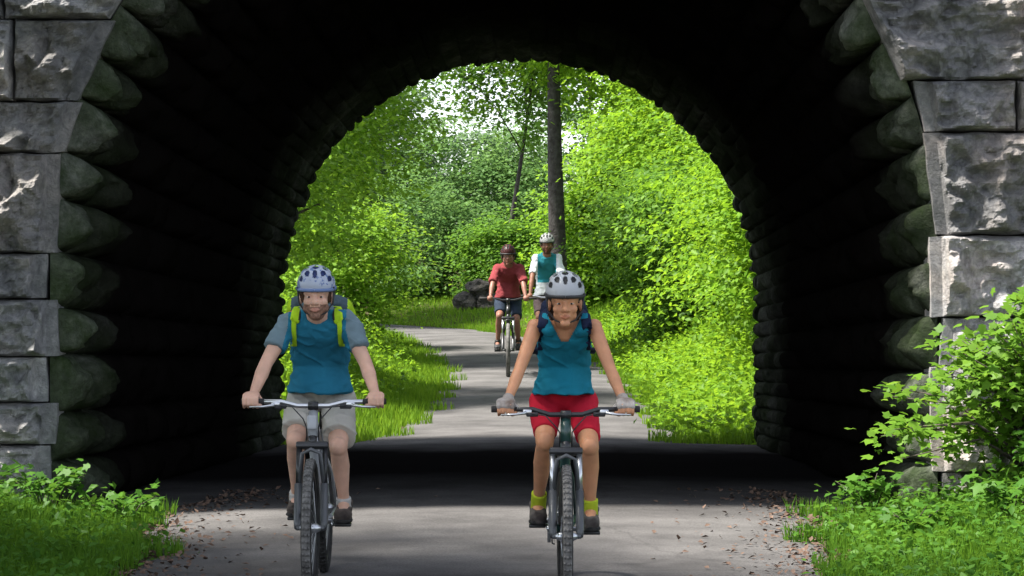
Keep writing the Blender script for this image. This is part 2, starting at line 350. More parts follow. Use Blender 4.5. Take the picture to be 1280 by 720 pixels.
m_st = stonemat('weathered_granite', [(.18, .183, .188), (.31, .305, .31), (.42, .375, .35)], .22)
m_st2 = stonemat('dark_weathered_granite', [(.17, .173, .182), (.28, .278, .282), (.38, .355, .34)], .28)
m_joint = mat('dark_joint', (.03, .03, .028), .95, var=.4, scale=6)
def stone(bm, q, yf, depth=.35, drop=.13, res=.028, corner=0, seed=0):
    """one rock-faced block: q four corners (x,z) bl,br,tr,tl; corner -1/+1: tooled margin on that side. yf face plane, rock bulges to -Y"""
    rnd = random.Random(seed); bl, br, tr, tl = [Vector((a, b)) for a, b in q]
    W = ((br-bl).length+(tr-tl).length)/2; H = ((tl-bl).length+(tr-br).length)/2
    n = max(5, min(52, int(W/res))); m = max(5, min(46, int(H/res)))
    cx_, cz_ = max(2, int(W/.13)), max(2, int(H/.12)); K = {(a, b): rnd.choice((rnd.uniform(.05, .35), rnd.uniform(.5, 1))) for a in range(-1, cx_+3) for b in range(-1, cz_+3)}
    K2 = {(a, b): rnd.uniform(-1, 1) for a in range(-2, cx_*4+8) for b in range(-2, cz_*4+8)}; ph = rnd.uniform(0, 99)
    def tri(Kd, u, v):
        iu, iv = math.floor(u), math.floor(v); fu, fv = u-iu, v-iv; q = lambda a, b: Kd.get((iu+a, iv+b), .4)
        if (iu+iv) % 2:
            return q(0, 0)+(q(1, 0)-q(0, 0))*fu+(q(0, 1)-q(0, 0))*fv if fu+fv < 1 else q(1, 1)+(q(0, 1)-q(1, 1))*(1-fu)+(q(1, 0)-q(1, 1))*(1-fv)
        return q(0, 0)+(q(1, 0)-q(0, 0))*fu+(q(1, 1)-q(1, 0))*fv if fu > fv else q(0, 0)+(q(0, 1)-q(0, 0))*fv+(q(1, 1)-q(0, 1))*fu
    g = []
    for i in range(n+1):
        row = []
        for j in range(m+1):
            a, b = i/n, j/m; P = (bl*(1-a)+br*a)*(1-b)+(tl*(1-a)+tr*a)*b
            x, z = a*W, b*H
            dl, dr_ = x, W-x; ml = .085 if corner == -1 else 0; mr_ = .085 if corner == 1 else 0
            e = min((dl-ml), (dr_-mr_), z, H-z)
            wx = .55*noise.noise(V3(x*5, z*5, ph)); wz = .55*noise.noise(V3(x*5, z*5, ph+9))
            ridge = 1-abs(noise.noise(V3(P.x*7+wx, P.y*11, seed)))*2
            h = drop*tri(K, a*cx_+wx+.5, b*cz_+wz+.5)+.020*tri(K2, a*cx_*3+wx*2+1, b*cz_*3+wz*2+1)+.034*ridge+.045*noise.fractal(V3(P.x*9, P.y*9, seed), .9, 2.1, 5)
            h = min(max(.012, h), max(0, e+.012*noise.noise(V3(P.x*9, P.y*9, seed+3)))*(6.5+4*noise.noise(V3(P.x*4, P.y*4, seed+11)))+.004)
            jit = .010
            row.append(bm.verts.new((P.x+jit*noise.noise(V3(P.y*6, seed, 0))*(1 if i in (0, n) else 0), yf-h, P.y+jit*noise.noise(V3(P.x*6, seed, 5))*(1 if j in (0, m) else 0))))
        g.append(row)
    for i in range(n):
        for j in range(m): bm.faces.new((g[i][j], g[i+1][j], g[i+1][j+1], g[i][j+1]))
    ring = [g[i][0] for i in range(n+1)]+[g[n][j] for j in range(1, m+1)]+[g[i][m] for i in range(n-1, -1, -1)]+[g[0][j] for j in range(m-1, 0, -1)]
    bk = [bm.verts.new((v.co.x, yf+depth, v.co.z)) for v in ring]; L = len(ring)
    for k in range(L): bm.faces.new((ring[k], bk[k], bk[(k+1) % L], ring[(k+1) % L]))
def ax(z, side, y=DN):
    cx, r, h = prof(y)
    if z <= h: return cx+side*r
    d = r*r-(z-h)**2; return cx+side*math.sqrt(max(d, 0))
sz = {-1: [-.05, .20, .46, .74, 1.04, 1.42, 1.72, 2.38, 2.72, 3.26, 3.62, 4.05, 4.5, 4.95],
      1: [-.05, .28, .62, .98, 1.30, 1.84, 2.52, 2.86, 3.40, 3.78, 4.2, 4.6, 4.95]}
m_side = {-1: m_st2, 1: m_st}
for side in (-1, 1):
    bm = bmesh.new(); k = 0
    Z = sz[side]
    for z0, z1 in zip(Z, Z[1:]):
        g = .006; xi0, xi1 = ax(z0+g, side), ax(min(z1-g, 4.70), side); odd = k % 2; jj = random.uniform(-.07, .03); xi0 += side*(jj+random.uniform(-.015, .015)); xi1 += side*(jj+random.uniform(-.02, .02))
        slant = .0
        x = max(abs(xi0), abs(xi1)); first = True; xc0, xc1 = xi0, xi1
        wd = [.40, .62, .34, .52][(k+(side > 0)) % 4]+random.uniform(0, .12)
        if (side == 1 and abs(z0-2.86) < .01): wd = .82
        if (side == 1 and abs(z0-1.84) < .01): wd = .66
        while abs(xc0) < 8.4:
            nxo = max(abs(xc0), abs(xc1))+wd; xn0 = xn1 = side*nxo
            tilt = .14*(1 if z0 > 2.8 and first else 0)
            if first and z0 > 2.8: zt0 = z0+(.0); 
            vis = z0 < 3.7 and abs(xc0) < 3.9
            q = [(xc0+side*g, z0+g), (xn0-side*g, z0+g), (xn1-side*g, z1-g), (xc1+side*g, z1-g)]
            if side < 0: q = [q[1], q[0], q[3], q[2]]
            stone(bm, q, DN, .3, drop=random.uniform(.18, .28) if vis else .1, res=.015 if vis else .12, corner=(0 if not first or z0 > 2.8 else -side) , seed=k*31+int(nxo*10)+(500 if side > 0 else 0))
            xc0, xc1 = xn0, xn1; first = False; wd = random.uniform(.4, .85)
        k += 1
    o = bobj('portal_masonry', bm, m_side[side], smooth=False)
    o['label'] = 'rock faced masonry left of the arch' if side < 0 else 'rock faced masonry right of the arch'
# upper wall, parapet and the rear portal
bm = bmesh.new()
z = 4.95; kk = 900
while z < 7.4:
    x = -8.5+random.uniform(0, .3)
    while x < 8.5:
        wd = random.uniform(.6, 1.1); stone(bm, [(x, z+.006), (x+wd-.012, z+.006), (x+wd-.012, z+.44), (x, z+.44)], DN, .3, .1, .13, 0, kk); kk += 1; x += wd
    z += .45
bobj('upper_wall', bm, m_st, smooth=False)
def shell(y, out, y2):
    """wall plane with the arch cut out"""
    bm = bmesh.new(); n = 64; a = []; b = []
    for i in range(n+1):
        P, N_ = pp(i/n, y); a.append(bm.verts.new((P.x-N_.x*.03, out, P.z-N_.z*.03)))
        if i < n*.16: Q = (-9, P.z*4)
        elif i > n*.84: Q = (9, P.z*4)
        else:
            t = (i-n*.16)/(n*.68); Q = (-9+18*t, 7.6)
        b.append(bm.verts.new((Q[0], out, Q[1] if Q[1] < 7.6 else 7.6)))
    for i in range(n): bm.faces.new((a[i], a[i+1], b[i+1], b[i]))
    return bm
bobj('joint_bed', shell(DN, DN+.12, 0), m_joint, False)
bobj('rear_wall', shell(DF, DF-.06, 0), m_st2, False)
bm = bmesh.new(); NR = 64      # rear arch ring: rough voussoirs seen from inside as a scalloped rim
RU = np.cumsum([0]+[random.uniform(.6, 1.4) for _ in range(NR)]); RU = RU/RU[-1]
for i in range(NR):
    u0, u1 = RU[i]+.001, RU[i+1]-.001; inn = random.uniform(.0, .05)*(1 if i < 16 or i > 48 else .5); o_ = random.uniform(.34, .5); n = 7; sdv = random.random()*50
    fr = []
    for yy in (DF-.05, DF+.16):
        ring = []
        for a in range(n):
            u = u0+(u1-u0)*a/(n-1); P, N_ = pp(u, DF); e = 1-abs(2*a/(n-1)-1)**2.6
            ring.append(bm.verts.new(Vector((P.x, yy, P.z))+N_*(inn*e*.6+(.03 if i < 16 or i > 48 else .015)*e+.025*noise.noise(V3(u*60, sdv, yy)))))
        for a in range(n-1, -1, -1):
            u = u0+(u1-u0)*a/(n-1); P, N_ = pp(u, DF); ring.append(bm.verts.new(Vector((P.x, yy, P.z))-N_*o_))
        fr.append(ring)
    bm.faces.new(fr[0]); bm.faces.new(list(reversed(fr[1])))
    for a in range(len(fr[0])): 
        b = (a+1) % len(fr[0]); bm.faces.new((fr[0][b], fr[0][a], fr[1][a], fr[1][b]))
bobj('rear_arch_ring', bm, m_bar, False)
bm = bmesh.new(); box(bm, (0, (DN+DF)/2+.05, 7.75), (18, DF-DN+.5, .4))
box(bm, (-8.9, (DN+DF)/2, 3.7), (.3, DF-DN-.25, 7.6)); box(bm, (8.9, (DN+DF)/2, 3.7), (.3, DF-DN-.25, 7.6))
bobj('deck', bm, m_st2, False)
tag(bridge, kind=None)

# ------------------------------------------------------------------ foliage
def leaves(name, P, Nrm, size, m, parent=None, lobed=False):
    """P (n,3) leaf bases, Nrm (n,3) leaf normals"""
    n = len(P); Nrm = Nrm/np.linalg.norm(Nrm, axis=1, keepdims=True)
    r = rng.normal(size=(n, 3)); X = np.cross(Nrm, r); X /= np.linalg.norm(X, axis=1, keepdims=True); Y = np.cross(Nrm, X)
    s = (size*rng.uniform(.6, 1.3, n))[:, None]
    if lobed:
        sh = [(0, 0), (.34, .12), (.30, .34), (.55, .62), (.24, .62), (0, 1.05), (-.24, .62), (-.55, .62), (-.30, .34), (-.34, .12)]
        lift = [0, .06, .05, -.05, .04, -.14, .04, -.05, .05, .06]
        V = np.stack([P+X*(a*s)+Y*(b*s)+Nrm*(c*s) for (a, b), c in zip(sh, lift)], 1).reshape(-1, 3); k = np.arange(n)[:, None]*10
        F = [np.concatenate([k+np.array([[0, 1, 2, 4]]), k+np.array([[0, 6, 8, 9]]), k+np.array([[0, 4, 5, 6]])]).astype(int)]
        F = [F[0], np.concatenate([k+np.array([[2, 3, 4]]), k+np.array([[6, 7, 8]])])]
        return npmesh(name, V, F, m, parent)
    V = np.stack([P, P+X*s*.30+Y*s*.45+Nrm*s*.10, P+Y*s, P-X*s*.30+Y*s*.45+Nrm*s*.10], 1).reshape(-1, 3)
    k = np.arange(n)[:, None]*4
    return npmesh(name, V, [np.concatenate([k+np.array([[0, 1, 2]]), k+np.array([[0, 2, 3]])])], m, parent)
m_bark = mat('bark', (.05, .04, .03), .95, col2=(.11, .095, .08), scale=12, bump=1, bscale=30)
m_bark2 = mat('dark_bark', (.035, .03, .028), .95, col2=(.075, .068, .065), scale=12, bump=1, bscale=30)
LM = {
 'lime': leafmat('lime_leaf', (.07, .17, .014), (.21, .37, .03), (.42, .52, .13)),
 'fresh': leafmat('fresh_leaf', (.06, .16, .010), (.20, .36, .02), (.32, .47, .05)),
 'mid': leafmat('mid_leaf', (.04, .11, .012), (.12, .25, .025), (.14, .24, .06)),
 'cool': leafmat('cool_leaf', (.045, .11, .028), (.14, .26, .07), (.26, .40, .14)),
 'pale': leafmat('haze_paled_leaf', (.06, .12, .05), (.14, .22, .10), (.25, .33, .18)),  # distance haze put into the leaf colour
}
def crown(root, c, r, n, per, size, m, flat=.45, hollow=.45, top=None, cs=.55):
    """clumps of leaves scattered through an uneven ellipsoid, local to root"""
    c = np.array(c, float); r = np.array(r, float); ph = rng.uniform(0, 6.28, 6)
    d = rng.normal(size=(n*2, 3)); d /= np.linalg.norm(d, axis=1, keepdims=True)
    rad = hollow+(1-hollow)*rng.uniform(0, 1, n*2)**.6
    lump = 1+.22*np.sin(d[:, 0]*4+ph[0])*np.sin(d[:, 2]*5+ph[1])+.12*np.sin(d[:, 1]*7+ph[2])
    Cc = c+d*(rad*lump)[:, None]*r
    g = np.array([terrain(root.location.x+p[0], root.location.y+p[1])-root.location.z for p in Cc]); Cc = Cc[Cc[:, 2] > g+.12][:n]
    dd = (Cc-c)/r
    k = len(Cc); sc = rng.uniform(.6, 1.25, k)*cs
    off = rng.normal(size=(k, per, 3))*np.array([1, 1, flat])*.5
    P = Cc[:, None, :]+off*sc[:, None, None]
    P[..., 2] -= .18*(off[..., 0]**2+off[..., 1]**2)*sc[:, None]
    Nn = np.array([0, 0, 1.0])+dd[:, None, :]*.45+rng.normal(size=(k, per, 3))*.45
    P = P.reshape(-1, 3); Nn = Nn.reshape(-1, 3)
    gz = terrain(root.location.x+P[:, 0], root.location.y+P[:, 1])-root.location.z
    ok = P[:, 2] > gz+.02
    yw = P[:, 1]+root.location.y; xw = P[:, 0]+root.location.x; zw = P[:, 2]+root.location.z
    if root.location.y < DN-1: ok &= ~((abs(xw) < .2*np.abs(yw)+.3) & (zw < 2.1+.1*np.abs(yw)))
    ok &= ~((yw > DN-.3) & (yw < DF+.25) & (abs(P[:, 0]+root.location.x) < 9))
    return leaves('crown', P[ok], Nn[ok], size, m, root), Cc
def limbs(root, h, r0, Cc, m=m_bark, n=8, lean=(0, 0)):
    bm = bmesh.new(); pts = []; k = 9
    for i in range(k):
        t = i/(k-1); pts.append(V3(lean[0]*t+.06*h*.2*math.sin(t*3+h), lean[1]*t+.03*math.sin(t*5), -.15+(h+.15)*t))
    tube(bm, pts, [r0*(1-.8*i/(k-1))*(1.35 if i == 0 else 1) for i in range(k)], 10)
    if len(Cc):
        sel = Cc[rng.choice(len(Cc), min(n, len(Cc)), replace=False)]
        for q in sel:
            q = Vector(q); t = min(.9, max(.2, (q.z/h)-.2)); a = pts[int(t*(k-1))]
            midp = a.lerp(q, .5)+V3(0, 0, .12*(q-a).length)
            rr = r0*(1-.75*t)*.5; tube(bm, [a, midp, q], [rr, rr*.6, .012], 6)
    return obj('trunk', bm, m, root)
def tree(name, label, cat, X, Y, c, r, n, per, size, mk, h=None, r0=.12, lean=(0, 0), flat=.45, hollow=.4, group=None, bark=None, nl=8, cs=.55):
    root = thing(name, label, cat, (X, Y, float(terrain(X, Y))), group)
    cr, Cc = crown(root, c, r, n, per, size, LM[mk], flat, hollow, cs=cs)
    limbs(root, h if h else c[2]+r[2]*.6, r0, Cc, bark or m_bark, nl, lean); return root
G1 = 'trees and bushes beyond the tunnel'
# left of the path beyond the tunnel
tree('broadleaf_tree', 'lime green leafy tree at the left rim of the far arch', 'tree', -3.3, 32, (0, 0, 3.3), (1.75, 2.4, 3.1), 420, 75, .085, 'lime', group=G1)
tree('broadleaf_tree', 'yellow green tree leaning toward the white gap of sky, left of the path', 'tree', -3.6, 41, (.68, 0, 4.2), (2.2, 2.6, 3.7), 540, 75, .10, 'lime', group=G1)
tree('bush', 'low dense pale leaved bush hanging over the left edge of the sunlit path bend', 'bush', -2.75, 46, (0, 0, .95), (1.15, 1.4, 1.2), 190, 70, .09, 'lime', r0=.04, group=G1)
tree('broadleaf_tree', 'tall mid green tree standing back behind the lime trees on the left', 'tree', -4.9, 58, (0, 0, 4.2), (2.6, 2.6, 4.2), 380, 70, .13, 'fresh', r0=.16, group=G1)
tree('bush', 'dark cool green bush beside the far bend of the path, left of the rock pile', 'bush', -3.3, 64, (1.1, 0, 1.2), (1.7, 1.2, 1.5), 240, 70, .11, 'cool', r0=.05, group=G1)
# the middle distance
tree('broadleaf_tree', 'drooping dark green tree in the centre of the arch with a thin leaning trunk', 'tree', -.15, 68, (.15, 0, 5.4), (1.9, 1.6, 2.3), 250, 70, .13, 'mid', h=5.5, r0=.075, lean=(.7, 0), flat=.7, group=G1, bark=m_bark2)
tree('bush', 'round grey green bush right behind the rock pile at the bend', 'bush', -.6, 74, (0, 0, 1.5), (2.2, 1.5, 2.1), 260, 70, .13, 'cool', r0=.05, group=G1)
tree('broadleaf_tree', 'tall straight dark trunk with high leaves, rising right of the centre of the arch', 'tree', .82, 49.5, (.1, .2, 6.3), (2.4, 2.0, 2.0), 300, 60, .12, 'fresh', h=9.2, r0=.185, flat=.5, group=G1, bark=m_bark2, nl=0)
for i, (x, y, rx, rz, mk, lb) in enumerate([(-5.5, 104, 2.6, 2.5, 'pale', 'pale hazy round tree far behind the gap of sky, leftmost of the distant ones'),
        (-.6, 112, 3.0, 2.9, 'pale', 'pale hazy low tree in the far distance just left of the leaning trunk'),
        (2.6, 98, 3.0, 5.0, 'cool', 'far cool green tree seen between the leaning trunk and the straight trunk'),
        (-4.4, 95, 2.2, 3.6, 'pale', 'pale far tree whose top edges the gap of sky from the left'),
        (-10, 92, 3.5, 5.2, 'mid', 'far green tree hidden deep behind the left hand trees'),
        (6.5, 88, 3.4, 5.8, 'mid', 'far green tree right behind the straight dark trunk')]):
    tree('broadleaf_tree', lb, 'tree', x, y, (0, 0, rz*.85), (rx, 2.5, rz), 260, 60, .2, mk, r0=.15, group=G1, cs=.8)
# right bank
rb = [(1.35, 53, (.2, 0, 1.0), (1.0, 1.2, 1.3), 'fresh', 200, .10, 'bush', 'light green bush around the foot of the straight dark trunk'), (-.1, 62, (.1, 0, .7), (1.1, 1.0, 1.0), 'mid', 170, .10, 'bush', 'low green bush in the middle, just right of the rock pile'),
      (3.0, 31.5, (.35, 0, 1.55), (1.35, 1.9, 1.8), 'fresh', 330, .085, 'bush', 'bright green layered bush at the right foot of the far arch'),
      (3.9, 37, (0, 0, 2.7), (1.9, 2.2, 2.9), 'fresh', 430, .09, 'broadleaf_tree', 'bright green many layered young tree against the right rim of the far arch'),
      (2.7, 42, (.1, 0, 1.35), (1.5, 1.9, 1.5), 'mid', 330, .09, 'bush', 'darker green bush just behind the woman in the blue tank top'),
      (3.6, 47, (-.1, 0, 3.4), (2.1, 2.2, 3.2), 'fresh', 430, .105, 'broadleaf_tree', 'sunlit green tree to the right of the straight dark trunk, midway up the arch'),
      (2.2, 53, (.2, 0, 1.7), (1.5, 1.7, 1.9), 'lime', 280, .11, 'bush', 'yellow green bush a step right of the straight dark trunk, low on the bank'),
      (6.2, 52, (-.3, 0, 4.6), (2.7, 2.4, 3.9), 'fresh', 380, .12, 'broadleaf_tree', 'tall bright tree high on the right slope behind the young trees'),
      (3.9, 62, (0, 0, 4.6), (2.6, 2.2, 4.2), 'fresh', 380, .13, 'broadleaf_tree', 'light green tree close behind and right of the straight dark trunk')]
for x, y, c, r, mk, n, sz_, nm, lb in rb:
    tree(nm, lb, nm.split('_')[-1], x, y, c, r, int(n*1.15), 80, sz_, mk, r0=.09 if nm != 'bush' else .04, flat=.32, group=G1)
# unseen tree added out of view to shade this side of the bridge
for x, y, rr, lb in [(-7.0, 12.6, 4.2, 'tall unseen tree added for shade left of the path on this side of the bridge'),
                     ]:
    tree('broadleaf_tree', lb, 'tree', x, y, (0, 0, 6.4), (rr, rr, 4.2), 400, 55, .26, 'mid', h=8, r0=.22, flat=.5, hollow=.2, group='unseen trees added for shade', cs=1.1)

# ------------------------------------------------------------------ grass and small plants
def grass(name, P, h, wdt, m, label=None, lean=.35):
    n = len(P); a = rng.uniform(0, 6.283, n); D = np.stack([np.cos(a), np.sin(a), np.zeros(n)], 1)
    b = rng.uniform(0, 6.283, n); Ln = np.stack([np.cos(b), np.sin(b), np.zeros(n)], 1)*(rng.uniform(.1, 1, n)*lean)[:, None]
    hh = (h*rng.uniform(.45, 1.25, n))[:, None]; up = np.array([0, 0, 1.0]); w_ = (wdt*rng.uniform(.7, 1.3, n))[:, None]
    V = np.stack([P-D*w_, P+D*w_, P+Ln*hh*.35+up*hh*.6-D*w_*.7, P+Ln*hh*.35+up*hh*.6+D*w_*.7, P+Ln*hh+up*hh*.93], 1).reshape(-1, 3)
    k = np.arange(n)[:, None]*5
    return npmesh(name, V, [k+np.array([[0, 1, 3, 2]]), k+np.array([[2, 3, 4]])], m)
def scatter(n, x0, x1, y0, y1, dmin, dmax, patch=.0, side=0):
    X = rng.uniform(x0, x1, n); Y = rng.uniform(y0, y1, n)
    L = np.interp(Y, LY, LX); Rr = np.interp(Y, RY, RX); d = np.where(X < (L+Rr)/2, L-X, X-Rr)
    wob = .16*np.sin(Y*3.1+X)+.1*np.sin(Y*8.3)
    ok = (d > dmin+wob) & (d < dmax) & ~((Y > DN-.12) & (Y < DF+.15))
    X, Y = X[ok], Y[ok]; return np.stack([X, Y, terrain(X, Y)-.02], 1)
m_gr = leafmat('grass_blade', (.05, .14, .012), (.12, .25, .02), (.22, .34, .04), tr=.4, nscale=1.5)
m_gr2 = leafmat('yellowish_grass_blade', (.07, .17, .012), (.17, .30, .02), (.30, .40, .05), tr=.4, nscale=.9)  # lighter, yellower blades for the banks beyond the tunnel
g = grass('grass', np.concatenate([scatter(60000, -4.6, -1.8, 11, 18.85, .0, 3), scatter(70000, 1.6, 5, 11, 18.85, .0, 3.2)]), .15, .0045, m_gr); tag(g, kind='stuff', label='lush green grass on both verges in front of the bridge')
g = grass('grass', np.concatenate([scatter(150000, -5.5, 0, 25.1, 56, -.06, 3.6), scatter(150000, .5, 5.5, 25.1, 56, -.06, 3.2), scatter(50000, -3, 4, 52, 70, .1, 6)]), .14, .007, m_gr2); tag(g, kind='stuff', label='sunlit yellow green grass on the banks beyond the tunnel')
# broad-leaved weeds in the verges
def weedbed(name, P, per, size, hh, m, label):
    n = len(P); off = rng.normal(size=(n, per, 3))*np.array([.09, .09, 0]); off[..., 2] = rng.uniform(.02, 1, (n, per))*(hh*rng.uniform(.5, 1.2, n))[:, None]
    Q = (P[:, None, :]+off).reshape(-1, 3); Nn = np.array([0, 0, 1.0])+rng.normal(size=Q.shape)*.5
    return tag(leaves(name, Q, Nn, size, m), label=label, kind='stuff')
m_weed = leafmat('weed_leaf', (.035, .11, .015), (.09, .21, .02), (.17, .30, .05), tr=.35)
weedbed('weeds', np.concatenate([scatter(1000, -4.4, -1.8, 12, 18.8, .1, 3), scatter(1600, 1.6, 4.6, 12, 18.8, .1, 3)]), 13, .055, .22, m_weed, 'broad leaved weeds growing through the grass in front of the bridge')
weedbed('weeds', np.concatenate([scatter(4200, .5, 5, 25.2, 50, .05, 3), scatter(1200, -5, 0, 25.2, 50, .5, 3)]), 16, .07, .34, LM['fresh'], 'leafy weeds on the banks beyond the tunnel')
m_lit = mat('dead_leaf', (.07, .04, .028), .9, col2=(.15, .10, .075), scale=30)
def litter():
    n = 3800; Y = rng.uniform(12.5, 20.5, n); sd_ = rng.choice([-1, 1], n); L = np.interp(Y, LY, LX); Rr = np.interp(Y, RY, RX)
    d = rng.exponential(.20, n)-.12; X = np.where(sd_ < 0, L+d, Rr-d); P = np.stack([X, Y, np.maximum(terrain(X, Y), 0)+.022+.015*(d > 0)], 1)
    Nn = np.array([0, 0, 1.0])+rng.normal(size=(n, 3))*.35; return tag(leaves('leaf_litter', P, Nn, .042, m_lit), label='brown dead leaves gathered along the path edges', kind='stuff')
litter()
# dark rock pile at the bend
m_rock = stonemat('dark_rock', [(.04, .036, .036), (.07, .063, .063), (.10, .088, .08)], .2)
for i, (x, z, r, lb) in enumerate([(-.93, .05, .25, 'largest dark rock of the pile at the path bend'), (-.52, .0, .26, 'dark rock at the right end of the pile at the path bend'), (-.70, .34, .22, 'dark rock lying on top of the pile at the path bend')]):
    bm = bmesh.new(); bmesh.ops.create_icosphere(bm, subdivisions=4, radius=1)
    for v in bm.verts:
        d = 1+.35*noise.noise(v.co*1.3+V3(i*7, 0, 0))+.12*noise.noise(v.co*4+V3(i, 0, 0)); v.co = V3(v.co.x*r*1.15*d, v.co.y*r*d, v.co.z*r*.85*d)
    o = obj('rock', bm, m_rock, smooth=False); o.location = (x, 60, float(terrain(x, 60))+z+.15); tag(o, lb, 'rock', 'rocks piled at the path bend')
# the leafy shrub at the right portal
m_maple = leafmat('maple_leaf', (.06, .15, .012), (.15, .28, .03), (.30, .42, .10), tr=.4, nscale=3)
sh = thing('leafy_shrub', 'bright green shrub with lobed leaves against the stone right of the tunnel', 'shrub', (3.15, 17.9, float(terrain(3.15, 17.9))))
P = []; N2 = []; bm = bmesh.new()
for k in range(62):
    ex = rng.uniform(-.88, .8); t_ = min(1, (ex+.88)/1.05); ez = (.45+.85*t_**.8)*(rng.uniform(.35, 1) if k > 18 else 1)
    ey = rng.uniform(-.5, .35); e = V3(ex, ey, ez); b0 = V3(.28+rng.uniform(-.12, .12), .05, 0)
    mid = b0.lerp(e, .55)+V3(0, 0, .22); pts = [b0, mid, e]
    tube(bm, pts, [.012, .007, .003], 5)
    for q in range(58):
        t = rng.uniform(.35, 1.05); p = b0.lerp(mid, min(1, t*1.6)) if t < .6 else mid.lerp(e, (t-.6)/.4)
        p = p+Vector(rng.normal(size=3)*np.array([.09, .09, .035])); P.append(p); N2.append(Vector(rng.normal(size=3)*.33)+V3(-.05, -.28, 1))
obj('stem', bm, m_bark, sh); leaves('leaves', np.array(P), np.array(N2), .076, m_maple, sh, lobed=True)
def plant(x, y, hgt, spread, n, sz_, lb, m=m_weed, nm='leafy_plant'):
    r = thing(nm, lb, 'plant', (x, y, float(terrain(x, y))), 'leafy plants on the near verges'); bm = bmesh.new(); P = []; N2 = []
    for k in range(n):
        a = rng.uniform(0, 6.283); rr = spread*rng.uniform(.3, 1); e = V3(math.cos(a)*rr, math.sin(a)*rr, hgt*rng.uniform(.6, 1)); mid = e*.5+V3(0, 0, hgt*.2)
        tube(bm, [V3(0, 0, -.02), mid, e], [.006, .004, .002], 5)
        for q in range(9): 
            t = rng.uniform(.4, 1.05); p = mid.lerp(e, max(0, (t-.4)/.6))+Vector(rng.normal(size=3)*.03); P.append(p); N2.append(Vector(rng.normal(size=3)*.35)+V3(0, -.2, 1))
    obj('stem', bm, m_bark, r); leaves('leaves', np.array(P), np.array(N2), sz_, m, r, lobed=True)
for a in [(-2.95, 18.3, .32, .34, 12, .075, 'leafy plant at the foot of the left tunnel wall, nearest the stone corner'), (-2.45, 18.1, .22, .28, 9, .07, 'low leafy plant reaching toward the path at the left tunnel mouth'),
          (-3.25, 17.2, .38, .35, 12, .08, 'taller leafy plant in the grass at the left edge of the picture'), (2.25, 18.2, .36, .30, 12, .07, 'leafy plant at the right tunnel mouth in front of the dark opening'),
          (2.35, 16.9, .24, .28, 10, .07, 'low leafy plant on the right verge near the path'), (2.85, 16.4, .30, .30, 12, .075, 'leafy plant in the bright grass at the lower right'), (3.25, 17.3, .36, .34, 14, .08, 'leafy plant under the shrub at the right edge')]: plant(*a)

#RIDERS
# ------------------------------------------------------------------ bicycles and riders (local frame: x across, y away from the camera, front axle at y=0)
M = {
 'rubber': mat('tyre_rubber', (.028, .027, .026), .85, var=.4, scale=30, bump=.3), 'dustrubber': mat('dusty_tyre_tread', (.12, .115, .11), .9, var=.4, scale=22),
 'black': mat('black_metal', (.018, .018, .02), .35, spec=.5), 'blackm': mat('matt_black', (.02, .02, .022), .6, spec=.5),
 'forkgrey': mat('grey_fork_paint', (.07, .073, .078), .35, spec=.5), 'silver': mat('brushed_metal', (.55, .56, .58), .3, metal=.9), 'white': mat('white_paint', (.62, .64, .66), .3, spec=.5),
 'greyframe': mat('grey_frame_paint', (.33, .34, .36), .3, spec=.5), 'greenframe': mat('dark_green_frame_paint', (.015, .045, .04), .3, spec=.6),
 'grip': mat('grip_rubber', (.03, .028, .028), .8), 'saddle': mat('saddle_cover', (.02, .02, .02), .6),
 'disc': mat('steel_disc', (.4, .4, .4), .35, metal=1),
}
RW = .345
